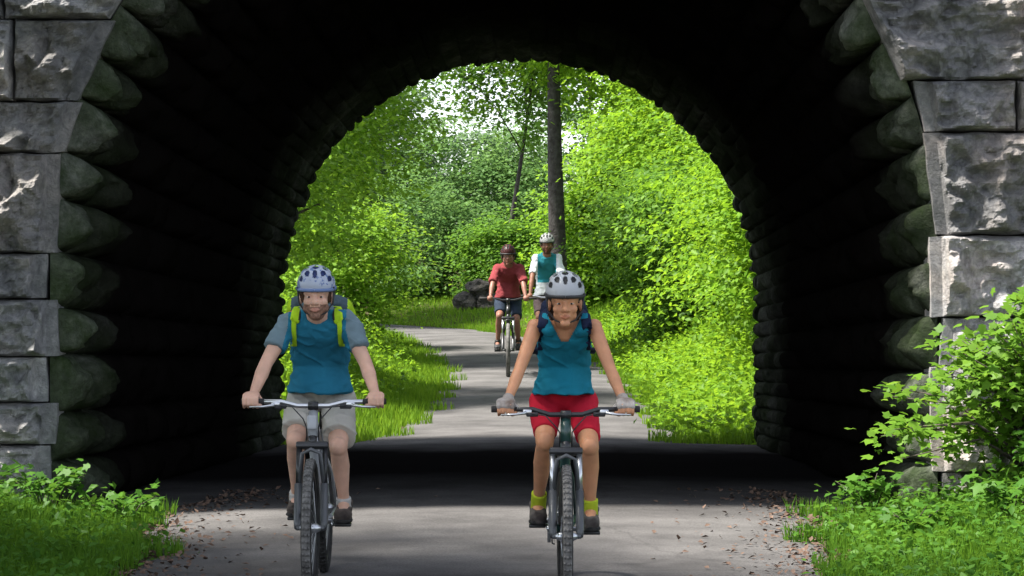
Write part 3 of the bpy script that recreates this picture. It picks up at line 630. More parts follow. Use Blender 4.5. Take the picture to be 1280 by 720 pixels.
def wheel(name, root, y, steer=0, dusty=True, det=True):
    tm = [M['rubber'], M['dustrubber']]
    W = bpy.data.objects.new(name, None); C.objects.link(W); W.parent = root; W.location = (0, y, RW)
    bm = bmesh.new(); R_, r_ = .318, .027
    nu, nv = 72, 14; g = [[bm.verts.new(((r_*1.0)*math.sin(b), (R_+r_*math.cos(b))*math.cos(a), (R_+r_*math.cos(b))*math.sin(a))) for b in [2*math.pi*j/nv for j in range(nv)]] for a in [2*math.pi*i/nu for i in range(nu)]]
    for i in range(nu):
        for j in range(nv): 
            f = bm.faces.new((g[i][j], g[(i+1) % nu][j], g[(i+1) % nu][(j+1) % nv], g[i][(j+1) % nv])); f.material_index = 1 if dusty and math.cos(2*math.pi*(j+.5)/nv) > .45 else 0
    if det:
        for k in range(66):
            a = 2*math.pi*k/66
            for s, w_ in ((-.017, .010), (0 if k % 2 else .004, .014), (.017, .010)):
                an = s/.03; rr = R_+r_*math.cos(an)+.0005
                Rm = Matrix.Rotation(a, 3, 'X'); c = Rm @ V3(math.sin(an)*r_, rr, 0)
                n0 = len(bm.faces); box(bm, c, (w_, .007, .014), Rm)
                bm.faces.ensure_lookup_table()
                for f in bm.faces[n0:]: f.material_index = 1 if dusty else 0
    obj('tyre', bm, tm, W)
    bm = bmesh.new(); nu = 48; sec = [(-.013, .292), (-.013, .272), (0, .266), (.013, .272), (.013, .292)]
    g = [[bm.verts.new((x, q*math.cos(a), q*math.sin(a))) for x, q in sec] for a in [2*math.pi*i/nu for i in range(nu)]]
    for i in range(nu):
        for j in range(5): bm.faces.new((g[i][j], g[(i+1) % nu][j], g[(i+1) % nu][(j+1) % 5], g[i][(j+1) % 5]))
    obj('rim', bm, M['black'], W)
    if det:
        bm = bmesh.new(); tube(bm, [(-.055, 0, 0), (-.03, 0, 0), (.03, 0, 0), (.055, 0, 0)], [.011, .024, .024, .011], 14); obj('hub', bm, M['silver'], W)
        bm = bmesh.new()
        for k in range(28):
            a = 2*math.pi*k/28; s = 1 if k % 2 else -1; b = a+.35*(1 if k % 4 < 2 else -1)
            tube(bm, [(s*.028, .024*math.cos(b), .024*math.sin(b)), (s*.004, .27*math.cos(a), .27*math.sin(a))], .0011, 4, False)
        obj('spokes', bm, M['silver'], W)
        bm = bmesh.new(); n = 36
        ri = [bm.verts.new((-.040, .055*math.cos(2*math.pi*k/n), .055*math.sin(2*math.pi*k/n))) for k in range(n)]
        ro = [bm.verts.new((-.040, (.085+.003*(k % 2))*math.cos(2*math.pi*k/n), (.085+.003*(k % 2))*math.sin(2*math.pi*k/n))) for k in range(n)]
        for k in range(n): bm.faces.new((ri[k], ri[(k+1) % n], ro[(k+1) % n], ro[k]))
        bmesh.ops.solidify(bm, geom=bm.faces[:], thickness=.002); obj('brake_disc', bm, M['disc'], W, False)
    return W
def bike(name, label, x, y, frame_m, fork_m, barz, foot_fwd=1, det=True, group='mountain bikes ridden toward the camera', guard=False, stan='silver', rise=.02):
    root = thing(name, label, 'bicycle', (x, y, .03), group)
    wheel('front_wheel', root, 0, det=det); wheel('rear_wheel', root, 1.08, det=det, dusty=False)
    ct, cb = V3(0, .175, .80), V3(0, .145, .745)         # head tube bottom, crown
    ht = V3(0, .175+.045, .915)
    bm = bmesh.new()
    for s in (-1, 1):                                      # telescopic fork, lowers carry the axle
        tube(bm, [(s*.066, .005, RW), (s*.066, .035, RW+.03), (s*.066, .085, .56)], [.016, .021, .020], 14)
        tube(bm, [(s*.030, 0, RW), (s*.07, 0, RW)], .012, 10)
    tube(bm, [(-.066, .098, .50), (-.045, .06, .715), (0, .05, .735), (.045, .06, .715), (.066, .098, .50)], .011, 8)
    obj('fork_leg', bm, M[fork_m], root)
    for s in (-1, 1):
        bm = bmesh.new(); tube(bm, [(s*.066, .085, .55), (s*.066, .14, .735)], .0145, 12); obj('stanchion', bm, M[stan], root)
    bm = bmesh.new(); box(bm, (0, .145, .748), (.165, .05, .035), Matrix.Rotation(R(-18), 3, 'X'), .010); tube(bm, [(0, .145, .745), (0, .17, .80)], .022, 12)
    obj('fork_crown', bm, M['black'], root)
    bm = bmesh.new(); bb = V3(0, .66, .315); st = V3(0, .84, .78); sc = V3(0, .80, .69)
    tube(bm, [ct-V3(0, .004, .01), ht], [.027, .025], 16)
    tube(bm, [ht-V3(0, -.01, .03), sc], [.020, .015], 14); tube(bm, [ct+V3(0, .01, .025), bb], [.026, .023], 14); tube(bm, [bb, st], [.019, .016], 14)
    tube(bm, [bb-V3(.036, 0, 0), bb+V3(.036, 0, 0)], .023, 14)
    for s in (-1, 1):
        tube(bm, [bb+V3(s*.02, .02, 0), (s*.05, .80, .325), (s*.066, 1.08, RW)], [.013, .011, .010], 10)
        tube(bm, [sc+V3(s*.012, 0, -.01), (s*.05, .92, .55), (s*.066, 1.08, RW)], [.009, .008, .008], 10)
    obj('frame', bm, M[frame_m], root)
    bm = bmesh.new(); tube(bm, [st, (0, .90, .925)], .0145, 12); obj('seatpost', bm, M['black'], root)
    bm = bmesh.new(); rs = []
    for t in range(9):
        u = t/8; yy = .77+.27*u; wx = .018+.055*sm(u, .35, .95); rs.append((V3(0, yy, .945+.012*u), wx, .022+.01*u, V3(1, 0, 0), V3(0, 0, 1)))
    loft(bm, rs, 18); obj('saddle', bm, M['saddle'], root)
    # cockpit
    hb = V3(0, .205, barz)
    bm = bmesh.new(); tube(bm, [ht, ht+V3(0, .014, max(.02, barz-.935))], .018, 12); tube(bm, [ht+V3(0, .012, max(.01, barz-.945)), hb], [.020, .018], 12); tube(bm, [hb-V3(.026, 0, 0), hb+V3(.026, 0, 0)], .0215, 14)
    obj('stem', bm, M['black'], root)
    bm = bmesh.new(); tube(bm, [(-.355, .235, barz+rise), (-.16, .212, barz+rise), (-.08, .205, barz), (.08, .205, barz), (.16, .212, barz+rise), (.355, .235, barz+rise)], .0125, 12)
    obj('handlebar', bm, M['black' if frame_m != 'greyframe' else 'silver'], root)
    for s in (-1, 1):
        bm = bmesh.new(); tube(bm, [(s*.25, .222, barz+rise), (s*.252, .222, barz+rise), (s*.365, .236, barz+rise), (s*.368, .236, barz+rise)], [.012, .0165, .0165, .012], 14)
        obj('grip', bm, M['grip'], root)
        if det:
            bm = bmesh.new(); tube(bm, [(s*.185, .216, barz+rise-.006), (s*.205, .18, barz+rise-.016), (s*.25, .165, barz+rise-.022), (s*.32, .172, barz+rise-.024)], [.010, .008, .006, .005], 8)
            box(bm, (s*.19, .205, barz+rise-.012), (.045, .035, .026), None, .006); obj('brake_lever', bm, M['silver'], root)
            bm = bmesh.new(); box(bm, (s*.165, .20, barz+rise-.024), (.06, .03, .022), None, .006); obj('gear_shifter', bm, M['blackm'], root)
            bm = bmesh.new(); tube(bm, [(s*.17, .19, barz+rise-.02), (s*.10, .12, barz+.0), (s*.045, .115, barz-.06), (s*.03, .15, .84), (s*.03+.0, .17, .77)], .0032, 6)
            obj('cable', bm, M['blackm'], root)
    if guard:
        bm = bmesh.new(); box(bm, (0, .12, .865), (.05, .022, .075), Matrix.Rotation(R(-12), 3, 'X'), .01); obj('head_badge_plate', bm, M['greyframe'], root)
    # drivetrain
    cr = V3(0, .66, .315); obj_c = thing_c = None
    bm = bmesh.new(); tube(bm, [cr-V3(.07, 0, 0), cr+V3(.07, 0, 0)], .013, 12)
    for s in (-1, 1):
        dy = -.17*(1 if s == foot_fwd else -1); tube(bm, [cr+V3(s*.075, 0, 0), cr+V3(s*.085, dy, 0)], [.014, .011], 10)
    obj('crank', bm, M['silver'], root)
    for s in (-1, 1):
        dy = -.17*(1 if s == foot_fwd else -1); bm = bmesh.new(); box(bm, cr+V3(s*.135, dy, 0), (.085, .08, .018), None, .005); tube(bm, [cr+V3(s*.08, dy, 0), cr+V3(s*.16, dy, 0)], .006, 8)
        obj('pedal', bm, M['black'], root)
    n = 32
    for nm_, rr, xx, cy, cz in (('chainring', .075, -.05, .66, .315), ('rear_sprocket', .05, -.05, 1.08, RW)):
        bm = bmesh.new(); a = [bm.verts.new((xx, cy+(rr+.004*(k % 2))*math.cos(2*math.pi*k/n), cz+(rr+.004*(k % 2))*math.sin(2*math.pi*k/n))) for k in range(n)]; bm.faces.new(a)
        bmesh.ops.solidify(bm, geom=bm.faces[:], thickness=.003); obj(nm_, bm, M['disc'], root, False)
    bm = bmesh.new(); tube(bm, [(-.05, .66, .392), (-.05, 1.08, RW+.052)], .004, 6); tube(bm, [(-.05, .66, .238), (-.055, 1.06, .20), (-.055, 1.10, .24)], .004, 6); obj('chain', bm, M['blackm'], root)
    if det:
        bm = bmesh.new(); box(bm, (-.07, 1.09, .255), (.02, .03, .11), Matrix.Rotation(R(12), 3, 'X'), .006); box(bm, (-.075, 1.09, .31), (.03, .05, .04), None, .008); obj('derailleur', bm, M['silver'], root)
    return root

def skinm(name, c):
    m = mat(name, c, .5, var=.10, scale=14, bump=.12, bscale=90, spec=.35)
    p = m.node_tree.nodes['Principled BSDF']; p.inputs['Subsurface Weight'].default_value = .12; p.inputs['Subsurface Radius'].default_value = (1, .3, .15); p.inputs['Subsurface Scale'].default_value = .01
    return m
def cloth(name, c, c2=None): return mat(name, c, .85, var=.12, scale=5, bump=.35, bscale=220, spec=.15) if not c2 else mat(name, c, .85, col2=c2, scale=9, bump=.35, bscale=220, spec=.15)
eye_w = mat('eye_white', (.48, .46, .43), .3); eye_d = mat('iris', (.03, .02, .015), .1); lipm = {}
def wrinkle(seed, amp=.006, f=9):
    def fn(c):
        fold = 1-abs(noise.noise(V3(c.x*f*.7+seed, c.y*f*.5, c.z*f*1.6+c.x*f*.9)))*3
        return amp*.55*max(0, fold)**2+amp*noise.noise(V3(c.x*f+seed, c.y*f*.6, c.z*f*.8))+amp*.7*abs(noise.noise(V3(c.x*f*1.7, c.y*f, c.z*f*2.2+seed)))-amp*.3
    return fn
def helmet(parent, c, m_out, vox=1, tilt=8, rim_m=None, wid=.098, vents=True, p_liner=None):
    """dome with a true grid of vents cut through it, dark liner inside, rim band and straps"""
    c = Vector(c); Rm = Matrix.Rotation(R(tilt), 3, 'X')
    def dome(k, hole):
        bm = bmesh.new(); nu, nv = 120, 44; g = {}
        for j in range(nv+1):
            el = math.pi/2*(1-j/nv*1.10)
            for i in range(nu):
                az = 2*math.pi*i/nu; x = math.cos(el)*math.sin(az)*wid*k; y = -math.cos(el)*math.cos(az)*.130*k; z = math.sin(el)*.100*k
                rib = 0 if not hole else .004*math.cos(math.atan2(x, .16)*18)
                g[i, j] = bm.verts.new(c+Rm @ V3(x*(1+rib), y*(1+rib)+.008, z*(1+rib*1.5)+.022))
        for j in range(nv):
            el = 90*(1-(j+.5)/nv*1.10)
            for i in range(nu):
                az = (360*(i+.5)/nu+180) % 360-180
                if hole:
                    x = math.cos(R(el))*math.sin(R(az)); y = math.cos(R(el))*math.cos(R(az)); z = math.sin(R(el)); cut = False
                    lane = math.atan2(x, max(.25, z*.9+.15))
                    for q, (lc, w_) in enumerate(((0, .16), (-.50, .15), (.50, .15), (-.98, .14), (.98, .14))):
                        for s0, s1 in ((.88, .56), (.48, .12), (.02, -.34), (-.42, -.76)):
                            s0_, s1_ = s0-(.13 if q in (1, 2) else 0)-(.2 if q > 2 else 0), s1-(.13 if q in (1, 2) else 0)-(.2 if q > 2 else 0)
                            m_ = (s0_+s1_)/2; hw = (s0_-s1_)/2
                            if ((lane-lc)/w_)**2+((y-m_)/hw)**2 < 1 and z > .16: cut = True
                    if cut: continue
                bm.faces.new((g[i, j], g[i, j+1], g[(i+1) % nu, j+1], g[(i+1) % nu, j]))
        if hole: bmesh.ops.solidify(bm, geom=bm.faces[:], thickness=.010)
        return bm
    h = obj('helmet', dome(1, vents), m_out, parent)
    obj('helmet_liner', dome(.90, False), M['blackm'] if not p_liner else p_liner, h)
    bm = bmesh.new(); n = 64; pr = None; rs = []
    pts = []
    for k in range(n+1):
        a = 2*math.pi*k/n; pts.append(c+Rm @ V3(math.sin(a)*wid*.985, -math.cos(a)*.128+.008, .006+.004*math.cos(2*a)))
    tube(bm, pts, .0095, 8, False); obj('helmet_rim', bm, rim_m or M['blackm'], h)
    bm = bmesh.new()
    for s in (-1, 1):
        for y0 in (-.055, .055): tube(bm, [c+V3(s*.094, y0, .01), c+V3(s*.086, (y0*.25), -.075), c+V3(s*.05, -.045, -.125), c+V3(0, -.06, -.142)], .0042, 6)
    obj('chin_strap', bm, M['blackm'], h)
    return h

def person(label, x, y, Z0, p, group=None):
    root = thing('person', label, 'person', (x, y, Z0), group)
    vox = p.get('vox', .0055); g = p.get('girth', 1.0); fem = p.get('fem', False)
    skin = skinm('skin', p['skin']); lip = mat('lips', tuple(c*.72 for c in p['skin']), .4) ; lip.node_tree.nodes['Principled BSDF'].inputs['Base Color'].default_value = (p['skin'][0]*.72, p['skin'][1]*.55, p['skin'][2]*.55, 1)
    spine = p['spine']; hc = Vector(p['head'])
    def torso(bm, add, i0=0, i1=99, a0=None):
        rs = []; n = len(spine); X = V3(1, 0, 0)
        P_ = [Vector(s[0]) for s in spine]
        for i, (c, rx, ry) in enumerate(spine):
            t = (P_[min(i+1, n-1)]-P_[max(i-1, 0)]).normalized(); rs.append((Vector(c), rx*g+add, ry*g+add, X, t.cross(X)))
        # refine
        out = []
        for a, b in zip(rs, rs[1:]):
            for q in range(3):
                f = q/3; out.append((a[0].lerp(b[0], f), a[1]*(1-f)+b[1]*f, a[2]*(1-f)+b[2]*f, X, a[4].lerp(b[4], f).normalized()))
        out.append(rs[-1]); loft(bm, out[i0:i1], 32, 2.3)
    sh_ = p['shoulder']; el_ = p['elbow']; ha_ = p['hand']; hip = p['hip']; kn = p['knee']; an = p['ankle']; ft = p['foot']
    bm = bmesh.new(); torso(bm, 0)
    nb = Vector(spine[-1][0]); chin = hc+V3(0, .01, -.07)
    cap(bm, nb-V3(0, 0, .02), chin+V3(0, .01, 0), .060*(.88 if fem else 1), .052*(.88 if fem else 1))
    for s in (0, 1):
        S_ = Vector(sh_[s]); E = Vector(el_[s]); H = Vector(ha_[s]); sx = -1 if s == 0 else 1
        ar = .80 if fem else .94
        ell(bm, S_, (.052*ar, .055*ar, .055*ar)); cap(bm, nb+V3(sx*.03, .02, -.03), S_+V3(0, .005, .0), .045*ar, .045*ar)
        W = H+V3(-sx*.006, .062, .030)
        cap(bm, S_, S_.lerp(E, .55), .050*ar, .044*ar); cap(bm, S_.lerp(E, .5), E, .045*ar, .037*ar)
        cap(bm, E, E.lerp(W, .35), .037*ar, .039*ar); cap(bm, E.lerp(W, .3), W, .039*ar, .0245*ar)
        if p.get('hands', True):
            rs = []
            for t in range(6):
                u = t/5; c = W.lerp(H+V3(0, -.004, .030), u)+V3(0, 0, .006*math.sin(u*3.14)); rs.append((c, .026+.018*min(1, u*1.5), .019-.004*u, V3(1, 0, 0), V3(0, .45, .9).normalized()))
            loft(bm, rs, 16, 2.6)
            for k, (fx, L_) in enumerate(((-.0335, 1.0), (-.0115, 1.1), (.0115, 1.04), (.0325, .86))):
                fx *= -sx; b = H+V3(fx, 0, 0)      # index toward the bike centre
                q = [b+V3(0, -.004, .032), b+V3(0, -.033*L_, .016), b+V3(0, -.035*L_, -.012), b+V3(0, -.008, -.029)]
                for a_, b_, r0_, r1_ in zip(q, q[1:], (.0105, .0098, .009), (.0098, .009, .008)): cap(bm, a_, b_, r0_, r1_, 10)
            q = [H+V3(-sx*.034, .040, .026), H+V3(-sx*.054, .012, .004), H+V3(-sx*.048, -.014, -.020), H+V3(-sx*.034, -.026, -.026)]
            for a_, b_ in zip(q, q[1:]): cap(bm, a_, b_, .0115, .0105, 10)
        else: ell(bm, H, (.045, .045, .04))
        Hp = Vector(hip[s]); K = Vector(kn[s]); A = Vector(an[s]); F_ = Vector(ft[s])
        cap(bm, Hp, Hp.lerp(K, .5), .085*g, .072*g); cap(bm, Hp.lerp(K, .45), K, .073*g, .054*g)
        ell(bm, K+V3(0, -.012, .008), (.050*g, .050*g, .056*g)); Cf = K.lerp(A, .33)+V3(0, .022, 0)
        cap(bm, K, Cf, .050*g, .055*g); cap(bm, Cf, A.lerp(K, .25), .054*g, .037*g); cap(bm, A.lerp(K, .28), A, .037*g, .033*g)
        cap(bm, A, F_+V3(0, 0, .02), .034, .028)
    # head
    jf = .88 if fem else 1
    ell(bm, hc+V3(0, .018, .032), (.074, .093, .093), u=28, v=18); ell(bm, hc+V3(0, -.022, -.030), (.062*jf, .066, .080)); ell(bm, hc+V3(0, -.020, -.066), (.050*jf, .058, .046))
    ell(bm, hc+V3(0, -.066, -.100), (.026, .020, .018)); ell(bm, hc+V3(0, -.045, .035), (.060, .045, .045))
    cap(bm, hc+V3(-.040, -.072, .020), hc+V3(0, -.084, .016), .0125); cap(bm, hc+V3(.040, -.072, .020), hc+V3(0, -.084, .016), .0125)
    cap(bm, hc+V3(0, -.084, .008), hc+V3(0, -.108, -.030), .010, .0145); ell(bm, hc+V3(-.014, -.092, -.034), (.010, .012, .009)); ell(bm, hc+V3(.014, -.092, -.034), (.010, .012, .009))
    for s in (-1, 1):
        ell(bm, hc+V3(s*.038, -.052, -.026), (.024, .028, .026)); ell(bm, hc+V3(s*(.046 if fem else .050), -.012, -.060), (.013 if fem else .018, .042, .026))
        ell(bm, hc+V3(s*.079, .014, -.010), (.010, .020, .033), Matrix.Rotation(R(-14), 3, 'X'))
        ell(bm, hc+V3(s*.031, -.068, -.001), (.0165, .016, .0125))
    for zz in (-.0605, -.0735):
        cap(bm, hc+V3(-.020, -.080, -.067), hc+V3(0, -.091, zz), .0055, .0078); cap(bm, hc+V3(.020, -.080, -.067), hc+V3(0, -.091, zz), .0055, .0078)
    lipc = hc+V3(0, -.092, -.067)
    def mf(c):
        d = Vector(c)-lipc; return 1 if (d.x/.023)**2+(d.z/.0105)**2 < 1 and abs(d.y) < .03 else 0
    stub = mat('stubble', tuple(c*k for c, k in zip(p['skin'], (.38, .34, .32))), .7, var=.3, scale=60)
    def mf2(c):
        if mf(c): return 1
        d = Vector(c)-hc
        if p.get('beard') and d.z < -.040-.25*max(0, .045-abs(d.x))*0 and d.z > -.125 and abs(d.x) < .075 and d.y < .01+.0 and (abs(d.x) > .026 or d.z < -.052): return 2
        return 0
    body = remesh(bm, 'body', vox, [skin, lip, stub], root, smooth=3, matfn=mf2)
    for s in (-1, 1):
        bm = bmesh.new(); ell(bm, hc+V3(s*.031, -.0735, -.001), (.0115, .0118, .0058)); e = obj('eye', bm, eye_w, root)
        bm = bmesh.new(); ell(bm, hc+V3(s*.031, -.0835, -.001), (.0054, .004, .0052)); obj('iris', bm, eye_d, e)
        bm = bmesh.new(); cap(bm, hc+V3(s*.050, -.070, .026), hc+V3(s*.032, -.0845, .0315), .0032, .0045, 8); cap(bm, hc+V3(s*.032, -.0845, .0315), hc+V3(s*.013, -.094, .025), .0045, .0036, 8)
        obj('eyebrow', bm, p['hair'], root)
        if p.get('shades'):
            pass
    # hair under the helmet
    bm = bmesh.new(); ell(bm, hc+V3(0, .034, .022), (.082, .090, .088), u=24, v=16)
    if fem:
        for s in (-1, 1): cap(bm, hc+V3(s*.070, .03, .0), hc+V3(s*.060, .06, -.075), .024, .016)
        cap(bm, hc+V3(0, .09, 0), hc+V3(.0, .12, -.13), .04, .022)
    else:
        for s in (-1, 1): cap(bm, hc+V3(s*.074, -.012, .02), hc+V3(s*.074, -.004, -.028), .010, .005)
    remesh(bm, 'hair', .006, p['hair'], root, 2, wrinkle(3, .006, 40))
    if p.get('sunglasses'):
        bm = bmesh.new()
        for s in (-1, 1): ell(bm, hc+V3(s*.033, -.087, .001), (.028, .009, .018), Matrix.Rotation(R(-s*-14), 3, 'Z')); tube(bm, [hc+V3(s*.06, -.078, .006), hc+V3(s*.080, .0, .004)], .0028, 6)
        tube(bm, [hc+V3(-.012, -.094, .006), hc+V3(.012, -.094, .006)], .003, 6); obj('sunglasses', bm, p['sunglasses'], root)
    # shorts / trousers
    def fr(bm, a, b, ra, rb, seg=24): tube(bm, [a, Vector(a).lerp(b, .5), b], [ra, (ra+rb)/2, rb], seg)
    bm = bmesh.new(); rs = []; X = V3(1, 0, 0); P_ = [Vector(s[0]) for s in spine]
    torso(bm, .010, 0, 7)
    for s in (0, 1):
        Hp = Vector(hip[s]); K = Vector(kn[s]); t = p['hem']; e = Hp.lerp(K, t); ell(bm, Hp, (.097*g, .097*g, .097*g)); lo = p.get('loose', .012)
        fr(bm, Hp, e, .090*g+.012, (.086-.030*t)*g+lo*1.4)
        if p.get('trousers'): fr(bm, K+V3(0, 0, .03), Vector(an[s]), .066*g+.004, .050)
    remesh(bm, 'trousers' if p.get('trousers') else 'shorts', max(.007, vox), p['shorts_m'], root, 3, wrinkle(1, p.get('wr', .007)))
    # top
    bm = bmesh.new()
    torso(bm, .016, 5, p.get('shirt1', 99) if not fem else 99)
    for s in (0, 1):
        S_ = Vector(sh_[s]); E = Vector(el_[s]); sx = -1 if s == 0 else 1
        if not fem:
            ell(bm, S_, (.065, .066, .067)); cap(bm, nb+V3(sx*.035, .02, -.035), S_, .054, .060); fr(bm, S_, S_.lerp(E, p['sleeve']), .058, .059)
        else:
            up_ = S_.lerp(nb, .42)+V3(0, .0, .028)
            cap(bm, up_+V3(0, -.0, -.0), V3(sx*.085, spine[4][0][1]-.085, spine[4][0][2]-.015), .030, .040)
            cap(bm, up_, V3(sx*.085, spine[4][0][1]+.085, spine[4][0][2]+.045), .030, .045)
    hz_ = p['hemz']; w0 = .143 if fem else .157
    loft(bm, [(V3(0, .755, hz_+.20), w0*.80, .115, V3(1, 0, 0), V3(0, 1, 0)), (V3(0, .755, hz_+.12), w0*.93, .135, V3(1, 0, 0), V3(0, 1, 0)), (V3(0, .755, hz_+.05), w0*1.04, .158, V3(1, 0, 0), V3(0, 1, 0)), (V3(0, .755, hz_), w0*1.07, .168, V3(1, 0, 0), V3(0, 1, 0))], 32, 2.5)
    if fem:
        for sx in (-1, 1): ell(bm, V3(sx*.068, spine[3][0][1]-.075, spine[3][0][2]+.015), (.062, .06, .06))
    if not fem:
        nd = (chin-nb).normalized(); xx = V3(1, 0, 0)
        loft(bm, [(nb+nd*(-.03), .082, .074, xx, nd.cross(xx)), (nb+nd*.012, .070, .066, xx, nd.cross(xx))], 24)
    smf = p.get('shirt_fn')
    remesh(bm, 'tank_top' if fem else 'shirt', max(.006, vox), p['shirt_m'], root, 4, wrinkle(5, .015, 9), smf, p.get('cutfn'))
    # socks, shoes
    for s in (0, 1):
        A = Vector(an[s]); F_ = Vector(ft[s]); K = Vector(kn[s])
        if not p.get('trousers'):
            bm = bmesh.new(); up = A.lerp(K, p.get('sock', .12)); fr(bm, up, A-V3(0, 0, .03), .041, .040, 18); remesh(bm, 'sock', .006, p['sock_m'], root, 2)
        bm = bmesh.new(); sole = F_.z-.035
        rs = []
        for yy, w_, h_ in ((.085, .026, .05), (.07, .034, .062), (.03, .038, .075), (-.02, .039, .062), (-.07, .046, .048), (-.115, .046, .038), (-.15, .036, .028), (-.168, .02, .016)):
            rs.append((V3(A.x+(F_.x-A.x)*(1-(yy+.17)/.25)*.6, A.y+yy, sole+h_/2+.014), w_, h_/2+.012, V3(1, 0, 0), V3(0, 0, 1)))
        loft(bm, rs, 22, 2.6); fr(bm, A+V3(0, .005, .012), V3(A.x, A.y+.01, sole+.03), .046, .042, 18)
        sh2 = remesh(bm, 'shoe', .006, p['shoe_m'], root, 2, wrinkle(2, .004, 30))
        bm = bmesh.new(); rs = [(V3(c[0].x, c[0].y, sole+.008), c[1]+.004, .011, c[3], c[4]) for c in rs]; loft(bm, rs, 22, 3); obj('sole', bm, M['rubber'], sh2)
        bm = bmesh.new()
        for q in range(4): 
            yy = -.035-.022*q; zz = sole+.082-.011*q; tube(bm, [(A.x-.026, A.y+yy+.005, zz-.010), (A.x, A.y+yy, zz), (A.x+.026, A.y+yy+.005, zz-.010)], .0035, 6)
        obj('laces', bm, p.get('lace_m', M['greyframe']), sh2)
        if p.get('glove_m'):
            H = Vector(ha_[s]); sx = -1 if s == 0 else 1; W = H+V3(-sx*.006, .062, .030); E = Vector(el_[s]); bm = bmesh.new(); rs = []
            for t in range(6):
                u = t/5; c = W.lerp(H+V3(0, -.006, .032), u)+V3(0, 0, .007*math.sin(u*3.14)); rs.append((c, .031+.018*min(1, u*1.5), .0235-.003*u, V3(1, 0, 0), V3(0, .45, .9).normalized()))
            loft(bm, rs, 18, 2.6)
            for k, fx in enumerate((-.0335, -.0115, .0115, .0325)):
                b = H+V3(fx*-sx, 0, 0); cap(bm, b+V3(0, -.004, .032), b+V3(0, -.034, .014), .0135, .0130, 10)
            cap(bm, H+V3(-sx*.034, .040, .026), H+V3(-sx*.054, .012, .004), .0145, .0140, 10); cap(bm, W, W.lerp(E, .12), .029, .030)
            remesh(bm, 'glove', .005, p['glove_m'], root, 2)
    helmet(root, hc+V3(0, .004, .040), p['helmet_m'], rim_m=p.get('rim_m'), tilt=p.get('tilt', 8), vents=p.get('vents', True), p_liner=p.get('liner'))
    return root

def pose(shz, hy, barz, hx, feet_fwd, hipz=.985, lean=0, kz=(.745, .70), kx=(.11, .11), shx=.175, headz=None, heady=None, fem=False, rise=.02, footx=.135, eo=.022):
    """seated rider; index 0 = left in the picture"""
    f = [(-1, feet_fwd == -1), (1, feet_fwd == 1)]
    neck_y = hy; hipy = .86
    sp = []
    P0 = V3(0, hipy+.01, hipz-.055); P1 = V3(0, neck_y, shz+.055)
    wid = [(.140, .105), (.162, .118), (.148, .105), (.158, .112), (.168, .110), (.085, .070)] if not fem else [(.145, .105), (.165, .115), (.130, .095), (.142, .105), (.150, .098), (.070, .060)]
    for t, bow, (a, b) in zip((0, .14, .42, .68, .88, 1), (0, .01, .03, .03, .01, 0), wid):
        sp.append((P0.lerp(P1, t)+V3(0, bow, bow*.6), a, b))
    an = []; ft = []; kn = []
    for i, (s, fwd) in enumerate(f):
        py_ = .66+(-.17 if fwd else .17); fx = s*footx
        ft.append((fx, py_, .315+.05)); an.append((fx, py_+.075, .315+.105)); kn.append((s*kx[i], .42 if fwd else .52, kz[0] if fwd else kz[1]))
    hz = barz+rise
    return dict(spine=sp, head=(0, heady, headz), shoulder=[(-shx, neck_y+.03, shz), (shx, neck_y+.03, shz)],
                elbow=[(-(shx+hx)/2-eo, .40, (shz+hz)/2-.01), ((shx+hx)/2+eo, .40, (shz+hz)/2-.01)],
                hand=[(-hx, .228, hz), (hx, .228, hz)], hip=[(-.09, hipy-.02, hipz-.03), (.09, hipy-.02, hipz-.03)], knee=kn, ankle=an, foot=ft)

hairb = mat('brown_hair', (.07, .035, .018), .7, var=.4, scale=60); haird = mat('dark_brown_hair', (.035, .02, .013), .7, var=.4, scale=60)
def patterned(name, a, b, sc, th=.5):
    m = mat(name, a, .3, col2=b, scale=sc, spec=.5, detail=2); e = m.node_tree.nodes['Color Ramp'].color_ramp.elements if 'Color Ramp' in m.node_tree.nodes else None
    e = [n for n in m.node_tree.nodes if n.type == 'VALTORGB'][0].color_ramp.elements; e[0].position = th-.02; e[1].position = th+.02; return m
# --- man in the blue shirt
XM, YM = -1.008, 14.4
bike('mountain_bike', 'grey framed mountain bike under the man in the blue shirt and beige shorts', XM, YM, 'greyframe', 'forkgrey', .945, 1, guard=True, stan='black')
c_blue = cloth('blue_jersey', (.018, .15, .24)); c_grey = cloth('grey_blue_sleeve', (.14, .20, .23))
def man_fn(c): return 1 if abs(c.x) > .150+.25*max(0, 1.33-c.z) or (c.z > 1.425) else 0
pm = pose(1.355, .50, .945, .318, 1, kz=(.715, .745), kx=(.115, .115), shx=.152, headz=1.495, heady=.42)
pm.update(girth=.88, hemz=.985, skin=(.62, .37, .27), hair=hairb, beard=True, helmet_m=patterned('white_blue_helmet_shell', (.66, .72, .84), (.22, .32, .60), 30, .60), liner=mat('navy_liner', (.02, .035, .12), .6), rim_m=mat('blue_rim', (.12, .18, .35), .35),
          shorts_m=cloth('beige_shorts', (.42, .40, .35), (.50, .47, .42)), hem=.80, loose=.022, wr=.010, shirt_m=[c_blue, c_grey], shirt_fn=man_fn, sleeve=.62, shirt0=2,
          sock_m=cloth('pale_sock', (.5, .48, .45)), sock=.10, shoe_m=cloth('dark_brown_shoe', (.035, .028, .025), (.16, .13, .11)))
man = person('man in blue shirt with grey sleeves, beige shorts and white blue helmet, riding at left', XM, YM, .03, pm)
